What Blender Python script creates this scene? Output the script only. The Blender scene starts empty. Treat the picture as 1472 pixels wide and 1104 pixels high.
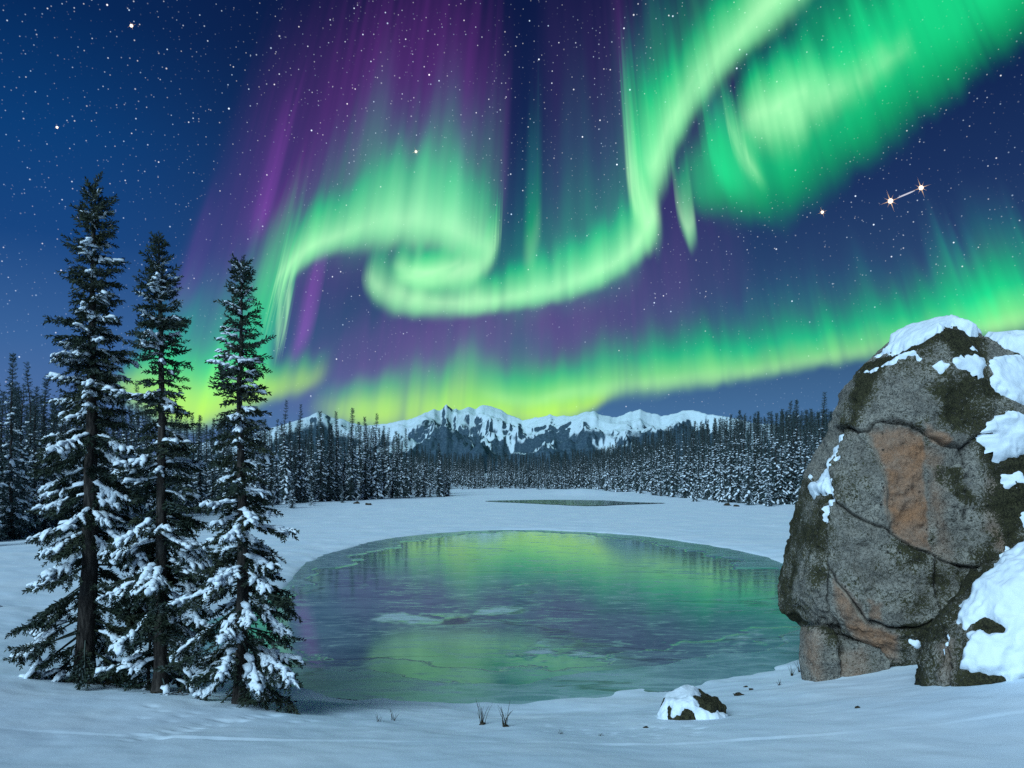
import bpy, math, random
import numpy as np

S = bpy.context.scene
COL = S.collection
F, CX, HY, EYE = 1100.0, 736.0, 680.0, 5.0      # focal length, centre and horizon of a 1472 x 1104 frame; eye height over the lake

def lin(r, g, b):
    return tuple(((c/255)/12.92 if c/255 <= .04045 else ((c/255+.055)/1.055)**2.4) for c in (r, g, b))

# ------------------------------------------------------------------ camera
cam = bpy.data.cameras.new('camera')
cam.sensor_width = 36
cam.lens = 36*F/1472
cam.shift_y = (HY-552)/1472
cam.clip_start = .1
cam.clip_end = 200000
camo = bpy.data.objects.new('camera', cam)
COL.objects.link(camo)
camo.location = (0, 0, EYE)
camo.rotation_euler = (math.radians(90), 0, 0)
S.camera = camo

# ------------------------------------------------------------------ night sky
W = bpy.data.worlds.new('World'); S.world = W; W.use_nodes = True
nt = W.node_tree; nt.nodes.clear()
def N(t, typ, **kw):
    n = t.nodes.new(typ)
    for k, v in kw.items():
        setattr(n, k, v)
    return n
tc = N(nt, 'ShaderNodeTexCoord')
sep = N(nt, 'ShaderNodeSeparateXYZ'); nt.links.new(tc.outputs['Generated'], sep.inputs[0])
# the gradient is a deeper blue in the west (left) and greyer where the aurora stands
def sky_ramp(stops):
    rp = N(nt, 'ShaderNodeValToRGB'); nt.links.new(sep.outputs['Z'], rp.inputs[0])
    cr = rp.color_ramp
    while len(cr.elements) < len(stops): cr.elements.new(.5)
    for e, (p, c) in zip(cr.elements, stops):
        e.position = p; e.color = (*lin(*c), 1)
    return rp
west = sky_ramp([(0, (90, 116, 164)), (.07, (80, 114, 166)), (.15, (58, 100, 156)), (.26, (24, 70, 130)), (.36, (12, 62, 120)), (.47, (6, 42, 92)), (.75, (4, 24, 62)), (1, (3, 18, 50))])
east = sky_ramp([(0, (88, 128, 172)), (.07, (70, 112, 158)), (.14, (54, 90, 130)), (.22, (44, 74, 116)), (.32, (28, 52, 98)), (.42, (17, 38, 82)), (.52, (12, 26, 68)), (.8, (6, 22, 56)), (1, (3, 18, 50))])
azm = N(nt, 'ShaderNodeMapRange', interpolation_type='SMOOTHSTEP'); azm.inputs['From Min'].default_value = -.5; azm.inputs['From Max'].default_value = -.18
nt.links.new(sep.outputs['X'], azm.inputs['Value'])
ramp = N(nt, 'ShaderNodeMix', data_type='RGBA')
nt.links.new(azm.outputs[0], ramp.inputs['Factor']); nt.links.new(west.outputs[0], ramp.inputs['A']); nt.links.new(east.outputs[0], ramp.inputs['B'])
tint = None; prev = ramp.outputs['Result']
def stars(scale, r0, r1, power, gain, prev):
    vor = N(nt, 'ShaderNodeTexVoronoi', feature='F1'); vor.inputs['Scale'].default_value = scale
    nt.links.new(tc.outputs['Generated'], vor.inputs['Vector'])
    sc_ = N(nt, 'ShaderNodeSeparateColor'); nt.links.new(vor.outputs['Color'], sc_.inputs[0])
    mr = N(nt, 'ShaderNodeMapRange', interpolation_type='SMOOTHSTEP')
    mr.inputs['From Min'].default_value = r0; mr.inputs['From Max'].default_value = r1
    nt.links.new(vor.outputs['Distance'], mr.inputs['Value'])
    pw = N(nt, 'ShaderNodeMath', operation='POWER'); pw.inputs[1].default_value = power
    nt.links.new(sc_.outputs['Red'], pw.inputs[0])
    mu = N(nt, 'ShaderNodeMath', operation='MULTIPLY'); nt.links.new(mr.outputs[0], mu.inputs[0]); nt.links.new(pw.outputs[0], mu.inputs[1])
    hz = N(nt, 'ShaderNodeMapRange'); hz.inputs['From Min'].default_value = .04; hz.inputs['From Max'].default_value = .45
    hz.inputs['To Min'].default_value = gain*.2; hz.inputs['To Max'].default_value = gain
    nt.links.new(sep.outputs['Z'], hz.inputs['Value'])
    mu2 = N(nt, 'ShaderNodeMath', operation='MULTIPLY'); nt.links.new(mu.outputs[0], mu2.inputs[0]); nt.links.new(hz.outputs[0], mu2.inputs[1])
    stc = N(nt, 'ShaderNodeMix', data_type='RGBA'); stc.inputs['A'].default_value = (.6, .8, 1, 1); stc.inputs['B'].default_value = (1, .94, .9, 1)
    nt.links.new(sc_.outputs['Green'], stc.inputs['Factor'])
    stv = N(nt, 'ShaderNodeVectorMath', operation='SCALE'); nt.links.new(stc.outputs['Result'], stv.inputs[0]); nt.links.new(mu2.outputs[0], stv.inputs['Scale'])
    add = N(nt, 'ShaderNodeVectorMath', operation='ADD'); nt.links.new(prev, add.inputs[0]); nt.links.new(stv.outputs[0], add.inputs[1])
    return add.outputs[0]
prev = stars(95, .115, .03, 6.0, 3.2, prev)
prev = stars(150, .15, .04, 4.0, 1.3, prev)
prev = stars(230, .2, .05, 4.0, .7, prev)
W.cycles.sampling_method = 'NONE'
bg = N(nt, 'ShaderNodeBackground'); bg.inputs['Strength'].default_value = 1
nt.links.new(prev, bg.inputs['Color'])
wo = N(nt, 'ShaderNodeOutputWorld'); nt.links.new(bg.outputs[0], wo.inputs['Surface'])

# ------------------------------------------------------------------ moonlight: soft, high, from behind the camera on the left
sun = bpy.data.lights.new('moon', 'SUN')
sun.energy = 3.6
sun.angle = math.radians(35)
sun.color = (.555, .84, 1.03)
suno = bpy.data.objects.new('moon', sun); COL.objects.link(suno)
suno.rotation_euler = (math.radians(55), 0, math.radians(-34))

S.view_settings.view_transform = 'Standard'
S.view_settings.look = 'None'
S.view_settings.exposure = 0
S.view_settings.gamma = 1
S.render.film_transparent = False
S.cycles.transparent_max_bounces = 48
S.cycles.min_transparent_bounces = 48
S.cycles.max_bounces = 6
S.cycles.diffuse_bounces = 2
S.cycles.glossy_bounces = 3
S.cycles.transmission_bounces = 2
S.cycles.caustics_reflective = False
S.cycles.caustics_refractive = False
S.cycles.sample_clamp_indirect = 1.3
S.cycles.use_denoising = False

# ------------------------------------------------------------------ helpers
def at(x, y, Y):
    """the point at distance Y that shows at pixel (x, y) of the 1472 x 1104 photograph"""
    return np.array(((x-CX)/F*Y, Y, EYE-(y-HY)/F*Y))

def tag(o, label=None, cat=None, group=None, kind=None):
    if label: o['label'] = label
    if cat: o['category'] = cat
    if group: o['group'] = group
    if kind: o['kind'] = kind
    return o

def empty(name, loc, rz=0):
    o = bpy.data.objects.new(name, None); COL.objects.link(o)
    o.location = loc; o.rotation_euler = (0, 0, rz)
    o.empty_display_size = .2
    return o

def mesh(name, V, FA, mats=(), parent=None, smooth=True, midx=None, attrs=None, loc=None, cattr=None):
    """V (n,3); FA: an (m,3) or (m,4) array, or a list of such arrays"""
    if not isinstance(FA, list): FA = [FA]
    FA = [np.asarray(f, dtype=np.int32) for f in FA if len(f)]
    V = np.asarray(V, dtype=np.float32)
    me = bpy.data.meshes.new(name)
    me.vertices.add(len(V)); me.vertices.foreach_set('co', V.ravel())
    li = np.concatenate([f.ravel() for f in FA])
    tot = np.concatenate([np.full(len(f), f.shape[1], np.int32) for f in FA])
    st = np.concatenate(([0], np.cumsum(tot)[:-1])).astype(np.int32)
    me.loops.add(len(li)); me.loops.foreach_set('vertex_index', li)
    me.polygons.add(len(tot)); me.polygons.foreach_set('loop_start', st)
    try: me.polygons.foreach_set('loop_total', tot)
    except Exception: pass
    for m in mats: me.materials.append(m)
    if midx is not None: me.polygons.foreach_set('material_index', np.asarray(midx, np.int32))
    me.polygons.foreach_set('use_smooth', np.full(len(tot), smooth, bool))
    for k, a in (attrs or {}).items():
        at_ = me.attributes.new(k, 'FLOAT', 'POINT'); at_.data.foreach_set('value', np.asarray(a, np.float32).ravel())
    for k, a in (cattr or {}).items():
        a = np.asarray(a, np.float32)
        a = np.concatenate([a, np.ones((len(a), 1), np.float32)], 1)
        at_ = me.attributes.new(k, 'FLOAT_COLOR', 'POINT'); at_.data.foreach_set('color', a.ravel())
    me.update(calc_edges=True)
    o = bpy.data.objects.new(name, me); COL.objects.link(o)
    if parent: o.parent = parent
    if loc is not None: o.location = loc
    return o

def _hash(ix, iy, iz, seed):
    h = (ix.astype(np.int64)*374761393 + iy.astype(np.int64)*668265263 + iz.astype(np.int64)*2147483647 + seed*974711) & 0xffffffff
    h = ((h ^ (h >> 13))*1274126177) & 0xffffffff
    h = ((h ^ (h >> 16))*2246822519) & 0xffffffff
    return ((h ^ (h >> 15)) & 0xffffff)/float(0xffffff)
def vnoise(p, seed=0):
    """smooth value noise in -1..1"""
    p = np.asarray(p, float)
    if p.ndim == 1: p = np.stack([p, p*0, p*0], 1)
    if p.shape[1] == 2: p = np.concatenate([p, np.zeros((len(p), 1))], 1)
    i = np.floor(p).astype(np.int64); f = p-i; f = f*f*f*(f*(f*6-15)+10)
    r = 0
    for a in (0, 1):
        for b in (0, 1):
            for c in (0, 1):
                w = (f[:, 0] if a else 1-f[:, 0])*(f[:, 1] if b else 1-f[:, 1])*(f[:, 2] if c else 1-f[:, 2])
                r = r+w*_hash(i[:, 0]+a, i[:, 1]+b, i[:, 2]+c, seed)
    return r*2-1
def fbm(p, octv=4, seed=0, gain=.5, lac=2.03):
    p = np.asarray(p, float); a, s, n = 1., 0., 0.
    for k in range(octv):
        s = s+a*vnoise(p, seed+17*k); n += a; a *= gain; p = p*lac+3.7
    return s/n*1.6
def ridged(p, octv=5, seed=0):
    a, s, n = 1., 0., 0.; p = np.asarray(p, float)
    for k in range(octv):
        s = s+a*(1-np.abs(vnoise(p, seed+31*k))); n += a; a *= .5; p = p*2.1+1.3
    return s/n
def sstep(a, b, x):
    t = np.clip((x-a)/(b-a), 0, 1); return t*t*(3-2*t)
def spline(P, n, closed=False):
    """Catmull-Rom through rows of P, n samples evenly spaced along the first two columns"""
    P = np.asarray(P, float)
    Q = np.concatenate([P[-1:], P, P[:2]]) if closed else np.concatenate([2*P[:1]-P[1:2], P, 2*P[-1:]-P[-2:-1]])
    out = []
    for k in range(1, len(Q)-2):
        t = np.linspace(0, 1, 24, endpoint=False)[:, None]
        a, b, c, d = Q[k-1], Q[k], Q[k+1], Q[k+2]
        out.append(.5*((2*b)+(c-a)*t+(2*a-5*b+4*c-d)*t**2+(3*b-a-3*c+d)*t**3))
    out.append(Q[-2][None] if not closed else P[:1])
    C_ = np.concatenate(out)
    s = np.concatenate(([0], np.cumsum(np.linalg.norm(np.diff(C_[:, :2], axis=0), axis=1))))
    q = np.linspace(0, s[-1], n, endpoint=not closed)
    return np.stack([np.interp(q, s, C_[:, j]) for j in range(C_.shape[1])], 1), s[-1]
def grid_faces(nr, nc, wrap=False):
    r = np.arange(nr-1)[:, None]; c = np.arange(nc if wrap else nc-1)[None]
    c2 = (c+1) % nc
    return np.stack([r*nc+c, r*nc+c2, (r+1)*nc+c2, (r+1)*nc+c], -1).reshape(-1, 4)
def mat(name):
    m = bpy.data.materials.new(name); m.use_nodes = True
    t = m.node_tree; t.nodes.clear()
    o = t.nodes.new('ShaderNodeOutputMaterial')
    return m, t, o

# ------------------------------------------------------------------ aurora: tall curtains of thin glowing sheets, kilometres away
am, t, o = mat('aurora_glow')
ac = N(t, 'ShaderNodeVertexColor', layer_name='glow')
em = N(t, 'ShaderNodeEmission'); em.inputs['Strength'].default_value = 1
t.links.new(ac.outputs['Color'], em.inputs['Color'])
tr = N(t, 'ShaderNodeBsdfTransparent')
av = N(t, 'ShaderNodeAttribute', attribute_name='thin'); t.links.new(av.outputs['Fac'], tr.inputs['Color'])
ad = N(t, 'ShaderNodeAddShader'); t.links.new(em.outputs[0], ad.inputs[0]); t.links.new(tr.outputs[0], ad.inputs[1])
t.links.new(ad.outputs[0], o.inputs['Surface'])
am.cycles.emission_sampling = 'NONE'

HA = 1300.0                                       # height of the curtains' lower edge
VP = np.array((790., -1350.))                     # where the rays converge overhead, in photograph pixels
PALE, GREEN, TEAL, PURP, LIME = (np.array(lin(*c)) for c in ((176, 250, 184), (22, 202, 124), (32, 116, 116), (104, 42, 124), (186, 242, 88)))
GRAIN = 1.7                                       # how fast the glow of stacked sheets builds up

def curtain(name, label, strands, seed):
    """strands: dicts with path rows (x, y of the lower edge, ray length, strength), layers, spread, colours along the ray"""
    rng = np.random.default_rng(seed)
    VV, FF, CC, TT, off = [], [], [], [], 0
    for sd in strands:
        path = np.array(sd['path'], float)
        _, ln = spline(path, 10)
        n = int(max(40, ln/2.2)); K = sd.get('layers', 4); sp = sd.get('spread', 8); M = sd.get('rows', 18)
        C_, ln = spline(path, n)
        s = np.linspace(0, ln, n)
        rag = sd.get('ragged', .5); soft = sd.get('soft', .16); dec = sd.get('decay', 3.2)
        cols = sd.get('cols', [(0, PALE*.3+GREEN*.7), (.3, GREEN), (.62, TEAL), (1, PURP)])
        tk = np.array([c[0] for c in cols]); ck = np.array([c[1] for c in cols])
        tt = np.concatenate([np.linspace(-soft, soft, 8)[:-1], np.linspace(soft, 1, M)])
        e0 = rng.integers(1, 9999)
        ray = .45*vnoise(s/4.6+e0*1.7)+.55*vnoise(s/11+e0*2.3)+.5*vnoise(s/27+e0*.9)
        rayL = .30*vnoise(s/12+e0*3.1)+.25*vnoise(s/33+e0)
        for k in range(K):
            e = rng.integers(1, 9999)
            base = C_[:, :2] + np.stack([vnoise(s/60+e)*sp, vnoise(s/70+e+500)*sp], 1) + rng.normal(0, sp*.7, 2)
            fine = .5*vnoise(s/7+e*1.3)+.5*vnoise(s/17+e*2.1)
            fil = np.clip(1+rag*(.9*ray+.5*fine+.6*vnoise(s/48+e*.7)), .06, 3)
            L = np.clip(C_[:, 2], 5, None)*(1+.12*vnoise(s/15+e)+.15*vnoise(s/50+e)+sd.get('spike', .5)*rayL)
            L = np.clip(L, 4, None)
            I = np.clip(C_[:, 3], 0, None)*fil/K*sd.get('gain', 1)
            endf = np.minimum(1, np.minimum(s, ln-s)/sd.get('endfade', 25)); I = I*endf*endf*(3-2*endf)
            d = VP-base; d = d/np.linalg.norm(d, axis=1, keepdims=True)
            px = base[:, None]+d[:, None]*(L[:, None]*tt[None])[..., None]
            Y = F*HA/np.clip(HY-base[:, 1], 30, None)
            X = (px[..., 0]-CX)/F*Y[:, None]; Z = EYE-(px[..., 1]-HY)/F*Y[:, None]
            V = np.stack([X, np.repeat(Y[:, None], len(tt), 1), Z], -1)
            pr = sstep(-soft, soft, tt)*np.exp(-dec*np.clip(tt, 0, 1))*(1-sstep(.55, 1, tt))
            col = np.stack([np.interp(tt, tk, ck[:, j]) for j in range(3)], 1)
            inten = I[:, None]*pr[None]
            a = 1-np.exp(-GRAIN*inten)
            VV.append(V.reshape(-1, 3)); CC.append((a[..., None]*col[None]).reshape(-1, 3)); TT.append(1-sd.get('block', .8)*a.ravel())
            FF.append(grid_faces(n, len(tt))+off); off += n*len(tt)
    o = mesh(name, np.concatenate(VV), np.concatenate(FF), [am], smooth=True, cattr={'glow': np.concatenate(CC)}, attrs={'thin': np.concatenate(TT)})
    tag(o, label, 'aurora', 'curtains of the aurora')
    o.visible_shadow = False
    return o

LOWC = [(0, LIME), (.25, LIME*.7+GREEN*.3), (.5, GREEN*.75+LIME*.12), (.75, TEAL*.8+PURP*.3), (1, PURP)]
ARM = [(0, PALE*.6+GREEN*.4), (.12, PALE), (.35, PALE*.45+GREEN*.55), (.6, GREEN), (.85, TEAL), (1, TEAL*.5+PURP*.5)]
GRN = [(0, GREEN), (.35, GREEN*.85), (.7, TEAL), (1, TEAL*.5+PURP*.5)]
PUR = [(0, PURP), (.3, PURP), (1, PURP*.85)]

curtain('aurora', 'green aurora ribbon curling into a spiral with an arm sweeping up the sky', [
    # faint high glow first: tall diffuse rays over the arch, over the arm and beside the fold
    dict(path=[(400, 410, 250, .1), (470, 345, 270, .5), (560, 325, 280, .75), (640, 325, 270, .8), (705, 345, 260, .5), (725, 365, 260, .1)], layers=4, spread=12, cols=GRN, block=.5, gain=.62, decay=1.5, ragged=.3, soft=.25),
    dict(path=[(690, 438, 230, .1), (750, 428, 300, .5), (800, 418, 330, .65), (850, 402, 340, .65), (900, 375, 330, .6), (935, 345, 300, .4)], layers=4, spread=10, cols=[(0, GREEN), (.25, GREEN*.5+TEAL*.4), (.5, TEAL*.75), (1, TEAL*.3)], block=.4, gain=.6, decay=1.1, ragged=.25),
    # tail and arch
    dict(path=[(398, 528, 60, .3), (404, 505, 130, 1.0), (407, 460, 110, 1.5), (411, 420, 95, 1.6), (424, 392, 95, 1.5), (448, 370, 110, 1.3), (490, 356, 130, 1.2), (535, 346, 150, 1.4),
               (585, 342, 175, 1.9), (635, 346, 175, 1.9), (668, 358, 160, 1.5), (695, 372, 140, 1.0), (716, 374, 130, .5)], layers=7, spread=6, cols=ARM, decay=1.6, ragged=.4, soft=.16),
    dict(path=[(372, 508, 120, .3), (382, 470, 150, 1.0), (393, 425, 150, 1.1), (418, 390, 120, .6)], layers=5, spread=6, cols=ARM, decay=1.4, ragged=.45),
    dict(path=[(330, 470, 200, .05), (345, 470, 220, .7), (362, 462, 240, 1.0), (380, 450, 250, .9), (398, 425, 220, .4)], layers=5, spread=7, cols=[(0, GREEN), (.3, GREEN*.8+PALE*.12), (.55, GREEN*.6+PURP*.3), (.75, PURP*1.2), (1, PURP)], decay=1.1, ragged=.55),
    # the inner curl and the lower arm
    dict(path=[(712, 335, 60, .3), (716, 355, 90, 1.0), (704, 380, 90, 1.3), (676, 402, 85, 1.6), (638, 409, 72, 1.7), (602, 407, 66, 1.8), (576, 398, 66, 1.3), (560, 386, 60, .6)], layers=7, spread=5, cols=ARM, decay=1.5, ragged=.5, soft=.2),
    dict(path=[(528, 385, 50, .3), (530, 408, 75, 1.0), (546, 428, 95, 1.1), (578, 443, 105, 1.2), (620, 449, 95, 1.2), (660, 449, 80, 1.2), (705, 444, 75, 1.2), (755, 438, 82, 1.4), (805, 427, 90, 1.5), (852, 410, 95, 1.5), (892, 389, 105, 1.5), (922, 364, 115, 1.5),
               (942, 336, 130, 1.5), (950, 306, 130, .8)], layers=7, spread=5, cols=ARM, decay=1.5, ragged=.4, soft=.16),
    dict(path=[(572, 396, 40, .6), (596, 402, 52, 1.5), (625, 400, 55, 1.6), (652, 390, 50, 1.1), (672, 374, 45, .5)], layers=6, spread=8, cols=ARM, decay=1.2, ragged=.4, soft=.3),
    # upright fold and the arm to the top
    dict(path=[(902, 255, 200, .3), (908, 280, 230, 1.2), (920, 316, 240, 1.6), (936, 345, 200, 1.6), (950, 325, 150, .7)], layers=6, spread=5, cols=ARM, decay=1.2, ragged=.55),
    dict(path=[(893, 245, 300, .1), (930, 240, 310, .7), (985, 155, 260, .6), (1050, 78, 220, .5), (1130, 5, 220, .5), (1200, -60, 220, .3)], layers=4, spread=10, cols=GRN, block=.5, gain=.62, decay=1.2, ragged=.3),
    dict(path=[(922, 250, 170, .4), (938, 268, 190, 1.5), (953, 236, 180, 1.6), (964, 203, 155, 1.4), (987, 163, 108, 1.35), (1014, 126, 108, 1.35), (1046, 88, 112, 1.4), (1082, 52, 120, 1.5), (1122, 16, 125, 1.4), (1170, -26, 130, 1.2), (1230, -80, 170, .8)],
         layers=7, spread=6, cols=ARM, decay=1.4, ragged=.4, soft=.16),
    # thin rays
    dict(path=[(750, 382, 320, .05), (764, 378, 300, .55), (774, 352, 290, .3), (782, 330, 300, .05)], layers=3, spread=3, cols=[(0, PALE*.5+GREEN*.5), (.2, GREEN*.75), (.5, TEAL), (1, TEAL*.6)], decay=1.1, ragged=.3, endfade=8),
    dict(path=[(972, 300, 170, .1), (982, 332, 120, .6), (990, 346, 120, .75), (1001, 330, 160, .2)], layers=3, spread=2, cols=ARM, decay=1.6, ragged=.3, endfade=6),
], 5)

curtain('aurora', 'broad green aurora band with a feathered spiral end crossing the upper right sky', [
    dict(path=[(985, 290, 90, .1), (1010, 294, 130, .7), (1050, 290, 160, .95), (1090, 296, 190, 1.05), (1120, 292, 200, 1.0), (1160, 264, 200, 1.0), (1210, 230, 190, 1.1), (1260, 190, 190, 1.2), (1310, 150, 200, 1.3),
               (1360, 108, 210, 1.4), (1410, 68, 220, 1.4), (1460, 26, 220, 1.4), (1520, -30, 220, 1.2)], layers=7, spread=9, cols=[(0, GREEN*.6), (.25, GREEN*.95), (.6, GREEN), (.85, GREEN*.6+TEAL*.4), (1, TEAL*.6)], decay=.8, ragged=.42, soft=.2),
    dict(path=[(1014, 205, 140, .2), (1024, 240, 170, 1.0), (1048, 272, 170, 1.0), (1090, 285, 150, .5)], layers=4, spread=5, cols=GRN, block=.5, gain=.62, decay=1.0, ragged=.4),
    dict(path=[(1100, 150, 120, .05), (1160, 120, 170, .5), (1230, 90, 220, .8), (1300, 55, 240, .9), (1400, 0, 240, .8), (1480, -60, 240, .4)], layers=4, spread=12, cols=GRN, block=.5, gain=.62, decay=.8, ragged=.4, soft=.3),
    dict(path=[(1046, 165, 60, .3), (1052, 195, 100, .5), (1064, 226, 115, .7), (1080, 252, 115, .6), (1098, 270, 90, .4)], layers=6, spread=8, cols=ARM, decay=1.3, ragged=.5),
    dict(path=[(1062, 182, 70, .5), (1088, 182, 100, .8), (1122, 172, 125, 1.0), (1158, 148, 125, .9), (1190, 116, 90, .4)], layers=5, spread=9, cols=ARM, decay=1.1, ragged=1.1, soft=.3),
    dict(path=[(1058, 190, 90, .4), (1090, 190, 120, 1.0), (1125, 188, 135, 1.3), (1160, 172, 130, 1.2), (1195, 148, 90, .7), (1260, 108, 70, .45), (1320, 66, 60, .3)], layers=6, spread=9, cols=ARM, decay=1.1, ragged=1.0, soft=.3),
], 11)

curtain('aurora', 'low yellow-green aurora band along the horizon behind the mountains and the boulder', [
    dict(path=[(900, 545, 130, .05), (1020, 530, 140, .35), (1150, 510, 140, .5), (1280, 490, 150, .6), (1380, 470, 170, 1.2), (1480, 450, 190, 1.5), (1540, 440, 190, 1.0)], layers=4, spread=8, cols=GRN, block=.4, gain=.42, decay=1.3, ragged=.6),
    dict(path=[(540, 580, 150, .05), (660, 575, 180, .45), (720, 572, 180, .5), (800, 570, 160, .45), (900, 550, 150, .2)], layers=4, spread=8, cols=[(0, GREEN*.8), (.4, TEAL), (.8, PURP), (1, PURP)], decay=1.2, ragged=.7),
    dict(path=[(430, 592, 50, .1), (500, 600, 75, .9), (560, 604, 105, 1.4), (620, 602, 120, 1.6), (690, 597, 130, 1.8), (760, 600, 100, 1.7), (815, 594, 82, 1.7), (845, 586, 66, 1.4), (872, 574, 50, .7), (900, 566, 40, .2)], layers=6, spread=5, cols=LOWC, decay=1.2, ragged=.45, soft=.25, endfade=45),
    dict(path=[(680, 566, 80, .2), (760, 578, 85, .9), (830, 567, 90, 1.2), (880, 560, 105, 1.4), (950, 552, 105, 1.25), (1020, 543, 108, 1.2), (1090, 533, 98, 1.1), (1160, 521, 95, 1.1), (1230, 508, 105, 1.0), (1300, 496, 120, 1.0), (1370, 482, 125, 1.4), (1430, 470, 135, 1.6), (1500, 454, 140, 1.6)],
         layers=6, spread=4, cols=[(0, LIME*.3+PALE*.5+GREEN*.15), (.12, LIME*.2+PALE*.2+GREEN*.5), (.35, GREEN*.9), (.6, GREEN*.25+TEAL*.5), (.8, TEAL*.4+PURP*.3), (1, PURP*.6)], decay=2.0, ragged=.36, soft=.16, spike=.35),
], 21)

curtain('aurora', 'yellow-green aurora patch glowing between the tops of the three tall spruces', [
    dict(path=[(170, 530, 130, .05), (235, 540, 190, .5), (300, 550, 230, .8), (360, 530, 250, .95), (398, 515, 230, .5)], layers=5, spread=9, cols=GRN, block=.5, gain=.85, decay=1.4, ragged=.4),
    dict(path=[(150, 560, 60, .1), (200, 576, 100, 1.0), (255, 600, 130, 1.7), (310, 596, 125, 1.7), (355, 580, 105, 1.25), (400, 568, 80, .8), (445, 556, 65, .4), (485, 538, 70, .03)], layers=6, spread=6, cols=LOWC, decay=1.1, ragged=.4, soft=.2),
], 31)

curtain('aurora', 'faint purple aurora rays spread high over the spiral and the spruces', [
    dict(path=[(215, 480, 430, .0), (300, 470, 480, .35), (380, 440, 520, .6), (460, 390, 500, .8), (540, 330, 460, .95), (620, 320, 440, .85), (700, 350, 460, .8), (745, 380, 460, .2)], layers=5, spread=16, cols=PUR, block=.3, gain=.5, decay=.5, ragged=.35, soft=.3, endfade=80),
    dict(path=[(345, 330, 220, .1), (362, 335, 240, .9), (382, 320, 240, .7), (395, 300, 220, .1)], layers=3, spread=6, cols=[(0, PURP*1.3), (1, PURP)], block=.2, gain=.5, decay=.8, ragged=.3),
    dict(path=[(230, 450, 200, .1), (262, 440, 220, .4), (290, 430, 220, .1)], layers=3, spread=6, cols=PUR, block=.3, gain=.5, decay=.8, ragged=.3),
    dict(path=[(410, 528, 150, .1), (424, 508, 160, 1.1), (440, 486, 150, 1.0), (455, 455, 130, .1)], layers=3, spread=4, cols=[(0, PURP*1.3), (1, PURP)], block=.2, gain=.5, decay=.6, ragged=.3, endfade=10),
    dict(path=[(700, 290, 200, .1), (716, 300, 240, .75), (728, 290, 230, .1)], layers=3, spread=4, cols=PUR, block=.3, gain=.5, decay=.6, ragged=.3),
    dict(path=[(893, 235, 270, .1), (905, 240, 300, .9), (918, 230, 270, .1)], layers=3, spread=3, cols=PUR, block=.3, gain=.5, decay=.6, ragged=.3),
    dict(path=[(380, 590, 100, .2), (480, 575, 130, .7), (600, 560, 150, .85), (700, 545, 170, .75), (800, 530, 170, .7), (900, 500, 170, .6), (1000, 450, 160, .3), (1100, 420, 150, .1)], layers=5, spread=14, cols=[(0, PURP*np.array((1.35, 1.3, 1.1))), (1, PURP*np.array((1., 1, 1)))], block=.3, gain=.42, decay=.6, ragged=.4, soft=.4),
    dict(path=[(740, 420, 480, .1), (840, 400, 480, .45), (960, 330, 440, .45), (1100, 260, 400, .3)], layers=4, spread=14, cols=[(0, PURP*.7), (1, PURP*.5+TEAL*.15)], block=.2, gain=.45, decay=.4, ragged=.3),
], 41)

# ------------------------------------------------------------------ materials of the land
def noise_node(t, scale, detail=4, rough=.55, vec=None, dist=0):
    n = N(t, 'ShaderNodeTexNoise'); n.inputs['Scale'].default_value = scale; n.inputs['Detail'].default_value = detail
    n.inputs['Roughness'].default_value = rough; n.inputs['Distortion'].default_value = dist
    if vec is not None: t.links.new(vec, n.inputs['Vector'])
    return n
def math_node(t, op, a, b=None):
    n = N(t, 'ShaderNodeMath', operation=op)
    for k, v in enumerate((a, b)):
        if v is None: continue
        if isinstance(v, (int, float)): n.inputs[k].default_value = v
        else: t.links.new(v, n.inputs[k])
    return n.outputs[0]
def mapr(t, v, a, b, c=0., d=1., smooth=True):
    n = N(t, 'ShaderNodeMapRange', interpolation_type='SMOOTHSTEP' if smooth else 'LINEAR')
    t.links.new(v, n.inputs['Value'])
    for k, x in zip(('From Min', 'From Max', 'To Min', 'To Max'), (a, b, c, d)): n.inputs[k].default_value = x
    return n.outputs[0]
def mixc(t, f, a, b):
    n = N(t, 'ShaderNodeMix', data_type='RGBA')
    if isinstance(f, (int, float)): n.inputs['Factor'].default_value = f
    else: t.links.new(f, n.inputs['Factor'])
    for k, v in (('A', a), ('B', b)):
        if isinstance(v, tuple): n.inputs[k].default_value = (*v[:3], 1)
        else: t.links.new(v, n.inputs[k])
    return n.outputs['Result']
def principled(t, o, col, rough=.6, bump=None, bstr=.3, bdist=.02, ior=None, spec=None):
    p = N(t, 'ShaderNodeBsdfPrincipled')
    if isinstance(col, tuple): p.inputs['Base Color'].default_value = (*col[:3], 1)
    else: t.links.new(col, p.inputs['Base Color'])
    if isinstance(rough, (int, float)): p.inputs['Roughness'].default_value = rough
    else: t.links.new(rough, p.inputs['Roughness'])
    if spec is not None: p.inputs['Specular IOR Level'].default_value = spec
    if ior is not None: p.inputs['IOR'].default_value = ior
    if bump is not None:
        b = N(t, 'ShaderNodeBump'); b.inputs['Strength'].default_value = bstr; b.inputs['Distance'].default_value = bdist
        t.links.new(bump, b.inputs['Height']); t.links.new(b.outputs[0], p.inputs['Normal'])
    t.links.new(p.outputs[0], o.inputs['Surface'])
    return p
def attr(t, name):
    return N(t, 'ShaderNodeAttribute', attribute_name=name).outputs['Fac']

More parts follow.
